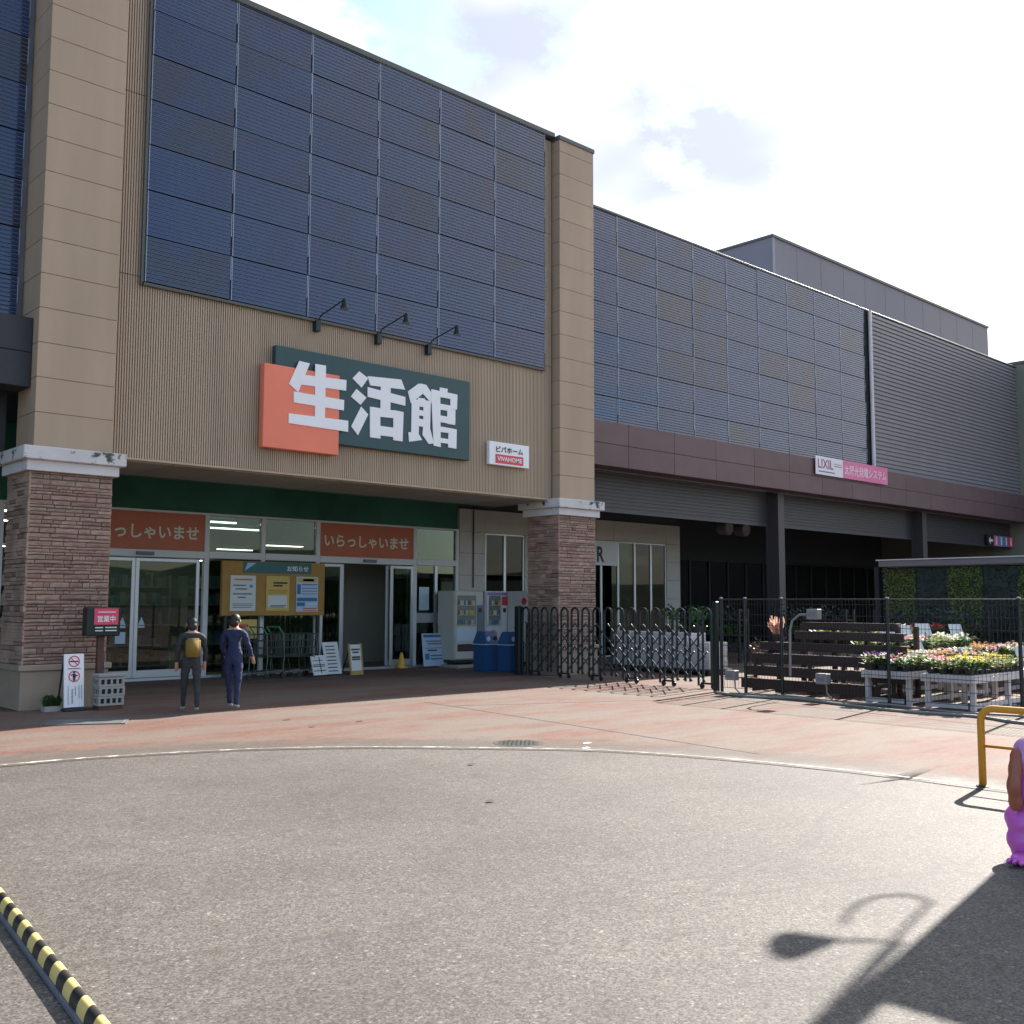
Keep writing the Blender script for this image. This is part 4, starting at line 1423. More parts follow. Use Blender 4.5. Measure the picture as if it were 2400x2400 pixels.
for k, (x, y, s) in enumerate(((7.62, 7.15, .05), (7.36, 6.92, .045), (4.92, 5.55, .035), (5.9, 6.9, .04), (6.45, 10.9, .05), (7.0, 10.2, .05), (6.3, 10.1, .035))):
    o = link('paper_scrap', MB().add([(-s, -.015, .004), (s, -.02, .006), (s * .9, .018, .012), (-s * .8, .02, .008)], [(0, 1, 2, 3)]).mesh('paper_scrap', M['litter'] if k < 2 else M['dry_leaf']), None, (x, y, .004))
    tag(o, ('white paper scrap on the paving right of the manhole cover', 'white paper scrap on the asphalt below the manhole cover', 'dry brown leaf lying in the middle of the asphalt', 'dry brown leaf on the asphalt left of the manhole', 'dark dry leaf on the paving nearest the person in navy', 'dark dry leaf on the paving midway to the manhole', 'dark dry leaf on the paving by the white line')[k], 'litter')

# ------------------------------------------------------------------ in front of the shop glass
nb = thing('notice_board', (10.15, 17.7, 0), 'yellow notice board with three posters standing before the shop glass', 'notice board')
part(nb, 'board', MB().box(9.02, 11.22, 17.62, 17.70, 1.13, 2.15), M['board_wood'], 0.008)
part(nb, 'leg', MB().box(9.10, 9.16, 17.66, 17.72, 0, 1.13), M['dark_steel'])
part(nb, 'leg', MB().box(11.08, 11.14, 17.66, 17.72, 0, 1.13), M['dark_steel'])
hd = part(nb, 'header_strip', MB().box(9.44, 10.90, 17.608, 17.618, 1.93, 2.14), M['board_teal'])
part(hd, 'lettering', text_mb('お知らせ', 10.36, 10.83, 2.03, 17.602, h=.105, off=.012), M['sign_white'])
part(hd, 'small_print', MB().prism_y([(9.46, 1.97), (9.52, 2.12), (9.7, 2.12)], 17.602, 17.606), M['paper_pale_blue'])


def poster(parent, x0, x1, z0, z1, y, c, lines, name='poster'):
    p = part(parent, name, MB().box(x0, x1, y - .006, y, z0, z1), M[c])
    groups = {}
    for (fx0, fx1, fz0, fz1, cc) in lines:
        groups.setdefault(cc, MB()).box(x0 + fx0 * (x1 - x0), x0 + fx1 * (x1 - x0), y - .009, y - .007, z0 + fz0 * (z1 - z0), z0 + fz1 * (z1 - z0))
    for cc, q in groups.items():
        part(p, 'print', q, M[cc])
    return p


poster(nb, 9.18, 9.70, 1.22, 1.88, 17.612, 'paper', [(.15, .85, .86, .91, 'print_orange'), (.1, .6, .70, .74, 'print_grey'), (.2, .65, .60, .64, 'print_grey'), (.75, .88, .66, .74, 'paper_blue'), (.1, .85, .46, .50, 'print_grey'), (.3, .6, .36, .40, 'print_grey'), (.1, .9, .14, .16, 'print_grey'), (.1, .85, .09, .11, 'print_grey'), (.1, .9, .19, .21, 'print_grey')])
poster(nb, 9.92, 10.42, 1.22, 1.88, 17.612, 'paper_yellow', [(.3, .9, .78, .83, 'black'), (.3, .7, .70, .75, 'black'), (.08, .92, .56, .60, 'print_orange'), (.08, .9, .50, .53, 'yellow_wood'), (.08, .9, .08, .44, 'paper'), (.2, .85, .14, .16, 'print_grey'), (.15, .8, .10, .12, 'print_grey')])
poster(nb, 10.57, 11.06, 1.20, 1.88, 17.612, 'paper_pale_blue', [(.05, .95, .84, .97, 'paper_yellow'), (.3, .8, .87, .94, 'green_plastic'), (.04, .2, .5, .78, 'print_blue'), (.25, .95, .76, .79, 'print_blue'), (.25, .95, .66, .68, 'print_blue'), (.25, .95, .58, .60, 'print_blue'), (.25, .95, .50, .52, 'print_blue'), (.04, .96, .30, .40, 'print_blue'), (.04, .4, .16, .27, 'print_blue'), (.45, .95, .20, .24, 'paper'), (.3, .95, .08, .11, 'red'), (.3, .95, .02, .05, 'yellow_wood')])
pn = link('cream_notice', MB().box(-.28, .28, -.01, .01, 0, .36).mesh('cream_notice', M['paper_yellow']), None, (9.52, 17.72, .70))
tag(pn, 'small cream notice hung under the yellow notice board', 'notice')
pq = link('print', MB().box(-.2, .1, -.014, -.011, .22, .27).box(-.05, .15, -.014, -.011, .10, .15).mesh('print', M['red']), pn)


def make_cart(loc, label, group, rz):
    c = thing('shopping_cart', loc, label, 'shopping cart', group, rz)
    mb = MB()
    L, W = .78, .46
    # wire basket, front is +x
    for z, k in ((.42, .92), (.55, .95), (.68, .98), (.80, 1.0)):
        mb.tube([(-L / 2, -W / 2 * k, z), (L / 2 * k, -W / 2 * k * .8, z), (L / 2 * k, W / 2 * k * .8, z), (-L / 2, W / 2 * k, z)], .007, 5, closed=True)
    for q in range(10):
        x = -L / 2 + q * L / 9
        kk = 1 - .2 * q / 9
        for s in (-1, 1):
            mb.tube([(x * .93, s * W / 2 * .92 * kk, .42), (x, s * W / 2 * kk, .80)], .004, 4)
    for q in range(7):
        y = (-.5 + q / 6) * W * .9
        mb.tube([(-L / 2, y, .42), (L / 2 * .9, y * .8, .42)], .004, 4)
        mb.tube([(L / 2 * .92, y * .8, .42), (L / 2, y * .8, .80)], .004, 4)
        mb.tube([(-L / 2, y, .42), (-L / 2, y, .80)], .004, 4)
    lpart(c, 'basket', mb, M['chrome'])
    lpart(c, 'handle', MB().tube([(-L / 2, -W / 2, .80), (-L / 2 - .10, -W / 2, .93), (-L / 2 - .10, W / 2, .93), (-L / 2, W / 2, .80)], .014, 8), M['green_plastic'])
    fr = MB()
    for s in (-1, 1):
        fr.tube([(-L / 2, s * W / 2, .80), (-L / 2 + .02, s * W / 2, .40), (-L / 2 + .0, s * W / 2, .10), (L / 2 - .06, s * W / 2 * .75, .14)], .011, 6)
        fr.tube([(-L / 2 + .02, s * W / 2, .40), (L / 2 - .1, s * W / 2 * .8, .38), (L / 2 - .06, s * W / 2 * .75, .14)], .009, 6)
    lpart(c, 'leg_frame', fr, M['chrome'])
    for x, k in ((-L / 2 + .01, 1), (L / 2 - .06, .75)):
        for s in (-1, 1):
            w = lpart(c, 'caster', MB().lathe([(.0, -.012), (.055, -.012), (.055, .012), (.0, .012)], (x, s * W / 2 * k, .056), 12, axis='y'), M['dark_steel'])
            lpart(w, 'fork', MB().box(x - .015, x + .015, s * W / 2 * k - .02, s * W / 2 * k + .02, .085, .13), M['chrome'])
    return c


c0 = make_cart((9.55, 17.05, 0.004), 'chrome shopping cart at the left end of the row under the notice board', 'shopping carts under the notice board', R(0))
for k, lab in ((1, 'chrome shopping cart in the middle of the row under the notice board'), (2, 'chrome shopping cart beside the leaning white boards')):
    copy_tree(c0, (9.55 + .34 * k, 17.02, .004), label=lab)


def aboard(name, loc, label, w, h, c, lines, rz, lean=R(-14), frame=None):
    t = thing(name, loc, label, 'sign board', None, rz)

    def tl(mb):
        return tilt(mb, (0, 0, 0), lean)
    b = lpart(t, 'board', tl(MB().box(-w / 2, w / 2, -.012, .012, .02, h)), M[c], 0.003)
    gs = {}
    for (a, b_, z0, z1, cc) in lines:
        gs.setdefault(cc, MB()).box(-w / 2 + a * w, -w / 2 + b_ * w, -.017, -.013, .02 + z0 * (h - .02), .02 + z1 * (h - .02))
    for cc, q in gs.items():
        lpart(b, 'print', tl(q), M[cc])
    lpart(t, 'rear_leg', MB().tube([(-w / 2 + .02, .0 - math.sin(lean) * h, h * .95), (-w / 2 + .02, .30, .01)], .012, 5).tube([(w / 2 - .02, .0 - math.sin(lean) * h, h * .95), (w / 2 - .02, .30, .01)], .012, 5), M['dark_steel'])
    if frame:
        lpart(t, 'frame', tl(MB().box(-w / 2 - .03, -w / 2, -.02, .02, 0, h + .02).box(w / 2, w / 2 + .03, -.02, .02, 0, h + .02).box(-w / 2 - .03, w / 2 + .03, -.02, .02, -.03, .06)), M[frame], 0.003)
    return t


lines = [(.15, .75, .08 + .11 * k, .11 + .11 * k, 'black') for k in range(8)]
aboard('white_board', (10.98, 16.85, .01), 'tall white leaning board with black lines right of the carts', .36, .64, 'paper', lines, R(4), R(-16))
aboard('white_board', (10.62, 16.75, .01), 'low white leaning board with black bars right beside the carts', .34, .40, 'paper', [(.05, .9, .2, .24, 'black'), (.05, .9, .42, .46, 'black'), (.05, .9, .5, .54, 'black'), (.1, .8, .72, .75, 'black'), (.55, .6, .1, .9, 'black')], R(10), R(-18))
aboard('yellow_framed_board', (11.42, 16.75, .02), 'small white notice in a yellow wooden stand before the open doorway', .26, .56, 'paper', [(.1, .9, .8, .85, 'black'), (.2, .8, .7, .75, 'black'), (.1, .9, .52, .58, 'black'), (.1, .9, .45, .5, 'black')], R(6), R(-8), 'yellow_wood')
aboard('blue_poster_board', (13.98, 17.55, .01), 'pale blue printed poster board standing right of the open doorway', .60, .72, 'paper_pale_blue', [(.05, .95, .88, .96, 'print_blue'), (.15, .85, .74, .78, 'print_grey'), (.2, .8, .66, .70, 'print_grey'), (.1, .9, .54, .56, 'print_grey'), (.2, .6, .46, .50, 'black'), (.08, .25, .2, .38, 'print_blue'), (.3, .9, .2, .24, 'print_blue'), (.3, .9, .30, .34, 'print_blue')], R(-4), R(-8))
co = thing('yellow_cone', (13.2, 17.72, .01), 'small yellow cone standing inside the right door leaf', 'cone')
lpart(co, 'cone', MB().lathe([(.085, .02), (.03, .32), (.0, .325)], (0, 0, 0), 14), M['cone'])
lpart(co, 'base', MB().box(-.10, .10, -.10, .10, 0, .02), M['cone'], .004)
gb = thing('green_bin', (14.62, 17.6, 0), 'green plastic bin behind the blue poster board', 'bin')
lpart(gb, 'body', MB().lathe([(.13, 0), (.17, .48), (.16, .48), (.0, .45)], (0, 0, .004), 14), M['green_plastic'])
lpart(gb, 'rim', MB().lathe([(.17, .47), (.185, .475), (.185, .50), (.165, .50)], (0, 0, 0), 14), M['green_plastic'])

# vending machines
def vending(loc, label, w, h, body, style):
    v = thing('vending_machine', loc, label, 'vending machine', 'drink vending machines under the canopy')
    lpart(v, 'cabinet', MB().box(0, w, .03, .60, .06, h), M[body], 0.012)
    lpart(v, 'foot', MB().box(.03, w - .03, .08, .55, 0, .06), M['dark_steel'])
    lpart(v, 'door', MB().box(.012, w - .012, 0.0, .03, .085, h - .02), M[body], 0.008)
    zt = h - .10
    lpart(v, 'window_back', MB().box(.06, w - .22, -.006, -.001, h * .52, zt), M['vend_window'])
    r_ = random.Random(int(w * 1000))
    for k in range(3):
        z = h * .53 + k * (zt - h * .53) / 3
        lpart(v, 'can_shelf', MB().box(.06, w - .22, -.03, -.007, z - .012, z), M['vend_grey'])
        xx = .075
        while xx < w - .28:
            lpart(v, 'can', MB().lathe([(.018, 0), (.021, .01), (.021, .085), (.016, .10), (.0, .10)], (xx + .02, -.018, z + .001), 7), M[r_.choice(('can_a', 'can_b', 'can_c', 'vend_blue'))])
            xx += .052
    lpart(v, 'coin_panel', MB().box(w - .19, w - .03, -.012, -.001, h * .42, h * .80), M['print_grey'] if style == 0 else M['paper'], 0.003)
    lpart(v, 'bill_slot', MB().box(w - .15, w - .07, -.02, -.013, h * .70, h * .76), M['black'])
    lpart(v, 'pickup_slot', MB().box(.07, w - .27, -.012, -.001, h * .16, h * .26), M['black'], 0.004)
    lpart(v, 'return_slot', MB().box(w - .17, w - .11, -.012, -.001, h * .17, h * .23), M['black'])
    if style == 0:
        lpart(v, 'label_panel', MB().box(.05, w - .24, -.008, -.001, h * .30, h * .48), M['paper_pale_blue'])
    else:
        lpart(v, 'top_print', MB().box(.02, w - .02, -.010, -.001, zt + .01, h - .025), M['vend_purple'])
        lpart(v, 'side_print', MB().box(w - .18, w - .02, -.016, -.0125, h * .80, h - .12), M['red'])
        lpart(v, 'round_print', MB().lathe([(.12, -.002), (.12, .002), (0, .002)], (w * .30, -.006, h * .38), 18, axis='y'), M['yellow_wood'])
    return v


vending((14.16, 17.12, .10), 'pale grey vending machine between the shop glass and the colourful machine', .80, 1.54, 'vend_grey', 0)
vending((15.02, 17.08, .08), 'white vending machine with colourful print partly behind the blue bins', .62, 1.56, 'vend_white', 1)
v3 = thing('vending_machine', (15.64, 16.42, .06), 'tall white vending machine turned side on beside the stone pillar', 'vending machine', 'drink vending machines under the canopy')
lpart(v3, 'cabinet', MB().box(0, .62, .02, .85, .05, 1.58), M['vend_white'], .012)
lpart(v3, 'door', MB().box(.01, .61, 0, .02, .06, 1.56), M['vend_white'], .006)
lpart(v3, 'foot', MB().box(.03, .59, .05, .8, 0, .05), M['dark_steel'])
lpart(v3, 'side_print', MB().lathe([(.08, -.003), (.08, -.001), (0, -.001)], (0, .13, 1.36), 16, axis='x').lathe([(.05, -.003), (.05, -.001), (0, -.001)], (0, .25, 1.22), 14, axis='x').box(-.004, -.001, .28, .42, .72, .86), M['red'])
plb = link('machine_base', MB().box(14.1, 16.4, 16.95, 17.8, 0.004, .06).mesh('machine_base', M['crate_grey'], bevel=.006), None)
tag(plb, 'low concrete slab under the vending machines', 'slab')
bn0 = None
for (x, y, lab) in ((14.02, 15.95, 'blue recycling bin nearer the vending machines'), (14.22, 15.42, 'blue recycling bin nearer the stone pillar')):
    if bn0 is None:
        bn0 = thing('recycling_bin', (x, y, .004), lab, 'bin', 'blue recycling bins beside the pillar')
        lpart(bn0, 'body', MB().box(-.21, .21, -.19, .19, 0, .55), M['blue_bin'], 0.03, seg=2)
        ld = lpart(bn0, 'lid', MB().add([(-.22, -.20, .55), (.22, -.20, .55), (.22, .20, .55), (-.22, .20, .55), (-.15, -.10, .80), (.15, -.10, .80), (.15, .14, .80), (-.15, .14, .80)], [(0, 1, 5, 4), (1, 2, 6, 5), (2, 3, 7, 6), (3, 0, 4, 7), (4, 5, 6, 7), (3, 2, 1, 0)]), M['blue_bin'], 0.02, seg=2)
        for s in (-.09, .09):
            lpart(ld, 'bin_hole', MB().lathe([(.05, -.004), (.05, .004), (0, .004)], (s, -.17, .66), 12, axis='y'), M['paper_pale_blue'] if s < 0 else M['black'])
        lpart(bn0, 'lid_band', MB().box(-.223, .223, -.203, .203, .535, .553), M['paper_pale_blue'], .004)
    else:
        copy_tree(bn0, (x, y, .004), label=lab)

# ------------------------------------------------------------------ folding gate and wire fence
ag = thing('folding_gate', (13.85, 12.2, 0), 'black concertina gate of hooped bars drawn across the garden entrance', 'gate')
gy = [14.62 - k * .268 for k in range(17)]
gx = lambda y: 13.86 + .02 * math.sin(y * 1.3)
for k, y in enumerate(gy):
    w = .085
    x = gx(y)
    pts = [(x, y + w, .10)] + [(x, y + w, 1.20)]
    for q in range(1, 8):
        t = PI * q / 8
        pts.append((x, y + w * math.cos(t), 1.20 + .10 * math.sin(t)))
    pts += [(x, y - w, 1.20), (x, y - w, .10 if k % 3 else .05)]
    part(ag, 'hoop', MB().tube(pts, .020, 8), M['gate'])
for k in range(15):
    for (z0, z1) in ((1.02, .52), (.60, .12)):
        x0, x1 = gx(gy[k]), gx(gy[k + 2])
        part(ag, 'cross_bar', MB().tube([(x0 - .03, gy[k] - .02, z0), (x1 - .03, gy[k + 2] + .02, z1)], .012, 5), M['gate_light'])
        part(ag, 'cross_bar', MB().tube([(x0 + .03, gy[k] - .02, z1), (x1 + .03, gy[k + 2] + .02, z0)], .012, 5), M['gate'])
for k in range(1, 17, 3):
    x, y = gx(gy[k]), gy[k]
    fr = part(ag, 'caster_frame', MB().box(x - .02, x + .02, y - .13, y + .13, .075, .105), M['gate'], .004)
    for s in (-1, 1):
        part(fr, 'caster', MB().lathe([(0, -.014), (.042, -.014), (.042, .014), (0, .014)], (x, y + s * .11, .046), 12, axis='x'), M['dark_steel'])
part(ag, 'end_post', MB().box(13.78, 13.90, 14.72, 14.86, 0, 1.32), M['gate'], .01)
part(ag, 'latch_post', MB().box(13.48, 13.56, 9.86, 9.94, 0, 1.42), M['gate'], .008)
part(ag, 'latch_post', MB().tube([(14.25, 15.0, 0), (14.25, 15.0, 1.0)], .02, 8), M['gate_light'])

fn = thing('wire_fence', (13.45, 6.5, 0), 'dark welded wire fence in front of the flower benches', 'fence')
FX = 13.42
fy = [9.72, 9.28, 8.64, 6.97, 5.23, 3.5, 1.8]
for y in fy:
    ps = part(fn, 'fence_post', MB().tube([(FX, y, 0), (FX, y, 1.47)], .026, 8), M['fence'])
    part(ps, 'post_cap', MB().lathe([(.029, 1.455), (.029, 1.472), (.02, 1.482), (0, 1.484)], (FX, y, 0), 10), M['print_grey'])
mb = MB()
y = 1.8
while y < 9.72:
    mb.tube([(FX - .028, y, .10), (FX - .028, y, 1.40), (FX - .045, y, 1.43), (FX - .028, y, 1.455), (FX - .01, y, 1.43)], .0028, 3, caps=False)
    y += .052
o = part(fn, 'upright_wire', mb, M['wire'], kind='stuff')
mb = MB()
for z in (.10, .26, .42, .58, .74, .90, 1.06, 1.22, 1.38):
    mb.tube([(FX - .032, 1.8, z), (FX - .032, 9.72, z)], .004, 4)
mb.tube([(FX - .028, 1.8, 1.455), (FX - .028, 9.72, 1.455)], .006, 5)
part(fn, 'level_wire', mb, M['wire'])
# meters and cables on the fence
for (y, z, lab) in ((8.02, 1.24, 'grey power box high on the wire fence on a bent pipe'), (7.9, .33, 'grey power box low on the wire fence by the planks'), (9.45, .30, 'grey power box low at the gate end of the fence')):
    b_ = thing('power_box', (FX - .12, y, z), lab, 'power box', 'power boxes on the wire fence')
    lpart(b_, 'case', MB().box(-.06, .06, -.09, .09, -.075, .075), M['grey_plastic'], .008)
    lpart(b_, 'socket', MB().lathe([(.03, -.068), (.03, -.06), (0, -.06)], (0, -.03, 0), 10, axis='x').lathe([(.03, -.068), (.03, -.06), (0, -.06)], (0, .04, 0), 10, axis='x'), M['print_grey'])
    if z > 1:
        lpart(b_, 'conduit', MB().tube([(0, .08, 0), (0, .24, -.01), (0, .36, -.10), (0, .40, -.24), (0, .41, -.9)], .018, 7), M['grey_plastic'])
    else:
        lpart(b_, 'conduit', MB().tube([(0, -.05, -.07), (0, -.06, -.2), (0, -.16, -z + .02)], .012, 6), M['grey_plastic'])
for k, (pts, lab) in enumerate((([(13.2, 9.7, .03), (13.05, 9.0, .02), (13.2, 8.3, .03), (13.0, 7.4, .02), (12.8, 6.6, .02), (12.9, 5.6, .02), (12.6, 4.9, .02), (12.9, 4.0, .02)], 'long grey hose lying along the foot of the wire fence'),
                                  ([(13.3, 9.5, .02), (13.3, 8.4, .05), (13.25, 7.6, .02), (13.3, 6.9, .04), (13.2, 6.0, .02), (13.3, 5.0, .03), (13.2, 3.0, .02)], 'thin pale pipe run along the base of the wire fence'))):
    o = link('hose', MB().tube([tuple(p) for p in catmull(pts, 5)], .022 if k == 0 else .016, 7).mesh('hose', M['hose'] if k == 0 else M['grey_plastic'], smooth=True))
    tag(o, lab, 'hose')

# ------------------------------------------------------------------ garden area
rk = thing('plank_rack', (14.0, 8.4, 0), 'stepped display rack of dark brown planks behind the wire fence', 'rack')
for k, (x, z, h, y0, y1) in enumerate(((14.55, .98, .12, 7.4, 9.0), (14.42, .83, .13, 7.25, 9.05), (14.2, .66, .125, 7.1, 9.55), (14.05, .46, .15, 6.98, 9.6), (13.92, .27, .15, 6.95, 9.62), (13.78, .08, .15, 7.3, 9.62))):
    part(rk, 'plank', MB().box(x, x + .03, y0, y1, z, z + h), M['plank'], .004)
    part(rk, 'plank', MB().box(x + .035, x + .16, y0 + .02, y1 - .02, z + h - .03, z + h - .002), M['plank'], .004)
for y in (7.22, 7.5, 8.0, 8.55, 9.1, 9.52):
    part(rk, 'rack_post', MB().box(14.72, 14.79, y - .03, y + .03, 0, 1.06).box(13.96, 14.72, y - .02, y + .02, .02, .08).box(14.02, 14.05, y - .025, y + .025, .08, .50), M['plank'])

bench0 = None
benches = [(13.55, 5.88, 2.3, .46), (13.62, 6.78, 2.6, .46), (15.0, 7.72, 3.2, .60), (15.3, 8.7, 3.8, .72), (15.95, 5.5, 2.2, .46), (16.4, 6.78, 2.6, .50)]
blabels = ['front white bench nearest the yellow barrier with flower pots', 'low white bench second from the front beside the planks', 'raised white bench behind the two front flower benches',
           'hindmost white bench with red cyclamen pots', 'white bench at the photo\'s right edge with white price cards', 'white bench right of the low second flower bench']
for (x, y, L, h), lab in zip(benches, blabels):
    b_ = thing('flower_bench', (x, y, .004), lab, 'bench', 'white flower benches in the garden yard')
    for k in range(4):
        lpart(b_, 'slat', MB().box(0, L, .02 + k * .175, .18 + k * .175, h - .025, h), M['bench_white'], .003)
    lpart(b_, 'apron', MB().box(0, L, -.005, .018, h - .10, h - .027).box(-.02, .0, .0, .70, h - .10, h - .002), M['bench_white'], .003)
    for xx in (.05, L / 2, L - .12):
        for yy in (.02, .62):
            lpart(b_, 'leg', MB().box(xx, xx + .075, yy, yy + .06, 0, h - .102), M['bench_white'], .003)
    lpart(b_, 'rail', MB().box(.13, L - .13, .035, .07, .03, .09).box(-.015, .02, .09, .6, .03, .09), M['bench_white'], .003)


def flower_meshes(seed, colr):
    r_ = random.Random(seed)
    lf = MB()
    for k in range(44):
        a, t = r_.uniform(0, 2 * PI), r_.uniform(.15, 1)
        ln = r_.uniform(.055, .095)
        p = Vector((.065 * t * math.cos(a), .065 * t * math.sin(a), .055 + r_.uniform(0, .095)))
        d = Vector((math.cos(a), math.sin(a), r_.uniform(-.1, .9))).normalized() * ln
        s = d.cross(Vector((0, 0, 1))).normalized() * ln * .34
        lf.add([p, p + d * .55 + s, p + d, p + d * .55 - s], [(0, 1, 2, 3)])
    fl = MB()
    for k in range(15):
        a, t = r_.uniform(0, 2 * PI), math.sqrt(r_.uniform(0, 1))
        c = Vector((.085 * t * math.cos(a), .085 * t * math.sin(a), .165 + r_.uniform(-.02, .045)))
        nrm = Vector((r_.uniform(-.7, .7), r_.uniform(-.7, .7), 1)).normalized()
        u = nrm.cross(Vector((1, 0, 0))).normalized()
        w = nrm.cross(u)
        rad = r_.uniform(.019, .030)
        vs = [c - nrm * .006]
        for q in range(10):
            rr = rad * (1.0 if q % 2 == 0 else .62)
            vs.append(c + (u * math.cos(q * PI / 5) + w * math.sin(q * PI / 5)) * rr)
        fl.add(vs, [(0, 1 + q, 1 + (q + 1) % 10) for q in range(10)])
    return lf, fl


POT = MB().lathe([(.042, 0), (.052, .055), (.056, .055), (.056, .062), (.0, .058)], (0, 0, 0), 9).mesh('pot', M['pot'])
FM = {}
for k, cname in enumerate(('yellow', 'red', 'pink', 'white', 'purple', 'orange', 'salmon')):
    FM[cname] = []
    for s in range(3):
        lf, fl = flower_meshes(100 + k * 7 + s, cname)
        FM[cname].append((lf.mesh('leaves', M['leaf'] if s else M['leaf_pale']), fl.mesh('petals', M['fl_' + cname])))
lf, fl = flower_meshes(77, 'white')
FM['green'] = [(lf.mesh('leaves', M['leaf_pale']), None), (flower_meshes(78, 'x')[0].mesh('leaves', M['leaf_pale']), None)]


ORD = 'first second third fourth fifth sixth seventh eighth ninth tenth eleventh twelfth thirteenth fourteenth fifteenth sixteenth seventeenth eighteenth nineteenth twentieth twenty-first twenty-second twenty-third twenty-fourth twenty-fifth twenty-sixth'.split()
ROW = ['nearest', 'second', 'third', 'rear']


def flower(x, y, z, cname, where, s, j=0, n=0):
    t = thing('potted_flower', (x, y, z), '', 'potted plant', 'potted flowers on the white benches', rng.uniform(0, 6))
    t['label'] = ('leafy green pot' if cname == 'green' else cname + ' flowering pot') + ', ' + ORD[n] + ' from left in ' + ROW[j] + ' row ' + where
    t.scale = (s, s, s)
    link('pot', POT, t)
    a, b = rng.choice(FM[cname])
    link('leaves', a, t)
    if b:
        link('petals', b, t)


wh = ['on the front bench', 'on the low second bench', 'on the raised bench', 'on the hindmost bench', 'on the right edge bench', 'beside the second bench']
pal = [['green', 'green', 'green', 'yellow', 'pink', 'green', 'orange', 'green', 'yellow'], ['white', 'salmon', 'red', 'white', 'yellow', 'purple', 'orange', 'pink'], ['yellow', 'orange', 'white', 'salmon', 'white', 'green', 'pink'],
       ['yellow', 'green', 'yellow', 'white', 'red', 'pink', 'white'], ['green', 'orange', 'pink', 'green', 'white'], ['green', 'pink', 'white', 'red', 'green', 'orange']]
for bi, (x, y, L, h) in enumerate(benches):
    run = 0
    cname = None
    for j in range(4):
        xx = .10
        num = -1
        while xx < L - .06:
            num += 1
            if run <= 0:
                cname = rng.choice(pal[bi])
                run = rng.randint(2, 5)
            run -= 1
            if not (bi == 0 and xx > 1.75 and j < 2) and not (bi == 4 and j == 0):
                flower(x + xx + rng.uniform(-.015, .015), y + .10 + j * .17, .004 + h, cname, wh[bi], rng.uniform(.95, 1.3) * (1.15 if bi in (2, 3) else 1), j, num)
            xx += .165
for k in range(5):
    flower(15.35 + k * .17, 8.66, .724, 'red', 'of tall cyclamens on the hindmost bench', 1.55, 0, k)
cards = [(15.35, 5.9, .46, .30, .20, 'tilted white price card nearest the fence on the front bench'), (15.62, 5.98, .46, .26, .20, 'tilted white price card beside the nearest one on the front bench'), (16.0, 8.15, .72, .55, .20, 'wide white price card standing on the raised rear bench'),
         (16.9, 8.1, .72, .28, .22, 'small white price card right of the wide card'), (17.9, 8.0, .70, .26, .22, 'white price card among pale flowers far along the rear bench'), (14.9, 7.2, .50, .14, .24, 'narrow white price card beside the orange flowers'), (15.9, 7.0, .46, .16, .14, 'small white card between the second bench rows')]
for (x, y, z, w, h, lab) in cards:
    t = thing('price_card', (x, y, z), lab, 'price card', 'white price cards among the flowers', R(rng.uniform(-35, -10)))
    lpart(t, 'card', tilt(MB().box(-w / 2, w / 2, -.004, .004, .14, .14 + h), (0, 0, .1), R(-22)), M['paper'])
    lpart(t, 'stick', MB().box(-.006, .006, .006, .018, 0, .2), M['grey_plastic'])

# stacked white planter boxes behind the gate
wb = None
k = 0
for j, y in enumerate((14.4, 13.9, 13.4, 12.9, 12.4)):
    for lv in range(4 if j < 4 else 3):
        lab = ('white slotted planter box, ' + ('bottom', 'second', 'third', 'topmost')[lv] + ' of the ' + ('farthest', 'second farthest', 'middle', 'second nearest', 'nearest')[j] + ' stack behind the gate')
        if wb is None:
            wb = thing('planter_box', (16.7, y, .12), lab, 'planter box', 'stacked white planter boxes behind the gate')
            mb = MB()
            for z in (0, .058, .116):
                mb.box(-.30, -.28, -.22, .22, z, z + .05).box(.28, .30, -.22, .22, z, z + .05).box(-.28, .28, -.22, -.20, z, z + .05).box(-.28, .28, .20, .22, z, z + .05)
            lpart(wb, 'slat', mb, M['bench_white'])
            lpart(wb, 'corner_post', MB().box(-.285, -.25, -.205, -.17, 0, .165).box(-.285, -.25, .17, .205, 0, .165).box(.25, .285, -.205, -.17, 0, .165).box(.25, .285, .17, .205, 0, .165), M['bench_white'])
            lpart(wb, 'liner', MB().box(-.245, .245, -.165, .165, .01, .15), M['bench_white'])
        else:
            copy_tree(wb, (16.7 + rng.uniform(-.02, .02), y, .12 + lv * .172), label=lab)
tb = link('low_table', MB().box(16.3, 17.1, 12.1, 14.7, .06, .118).box(16.35, 16.42, 12.15, 12.22, .004, .06).box(16.35, 16.42, 14.6, 14.67, .004, .06).box(16.98, 17.05, 12.15, 12.22, .004, .06).box(16.98, 17.05, 14.6, 14.67, .004, .06).mesh('low_table', M['dark_steel']))
tag(tb, 'low dark table under the white planter boxes behind the gate', 'table')

# shrubs and dark shelves in the deep shade
def leaf_cloud(c, r, n, size, seed):
    r_ = random.Random(seed)
    mb = MB()
    for k in range(n):
        p = Vector((r_.gauss(0, .5), r_.gauss(0, .5), r_.gauss(0, .5)))
        if p.length > 1.15:
            p *= 1.1 / p.length
        p = Vector((c[0] + p.x * r[0], c[1] + p.y * r[1], c[2] + p.z * r[2]))
        d = Vector((r_.uniform(-1, 1), r_.uniform(-1, 1), r_.uniform(-.6, 1))).normalized() * size * r_.uniform(.6, 1.3)
        s = d.cross(Vector((r_.uniform(-1, 1), r_.uniform(-1, 1), r_.uniform(-1, 1)))).normalized() * size * .35
        mb.add([p, p + d * .5 + s, p + d, p + d * .5 - s], [(0, 1, 2, 3)])
    return mb


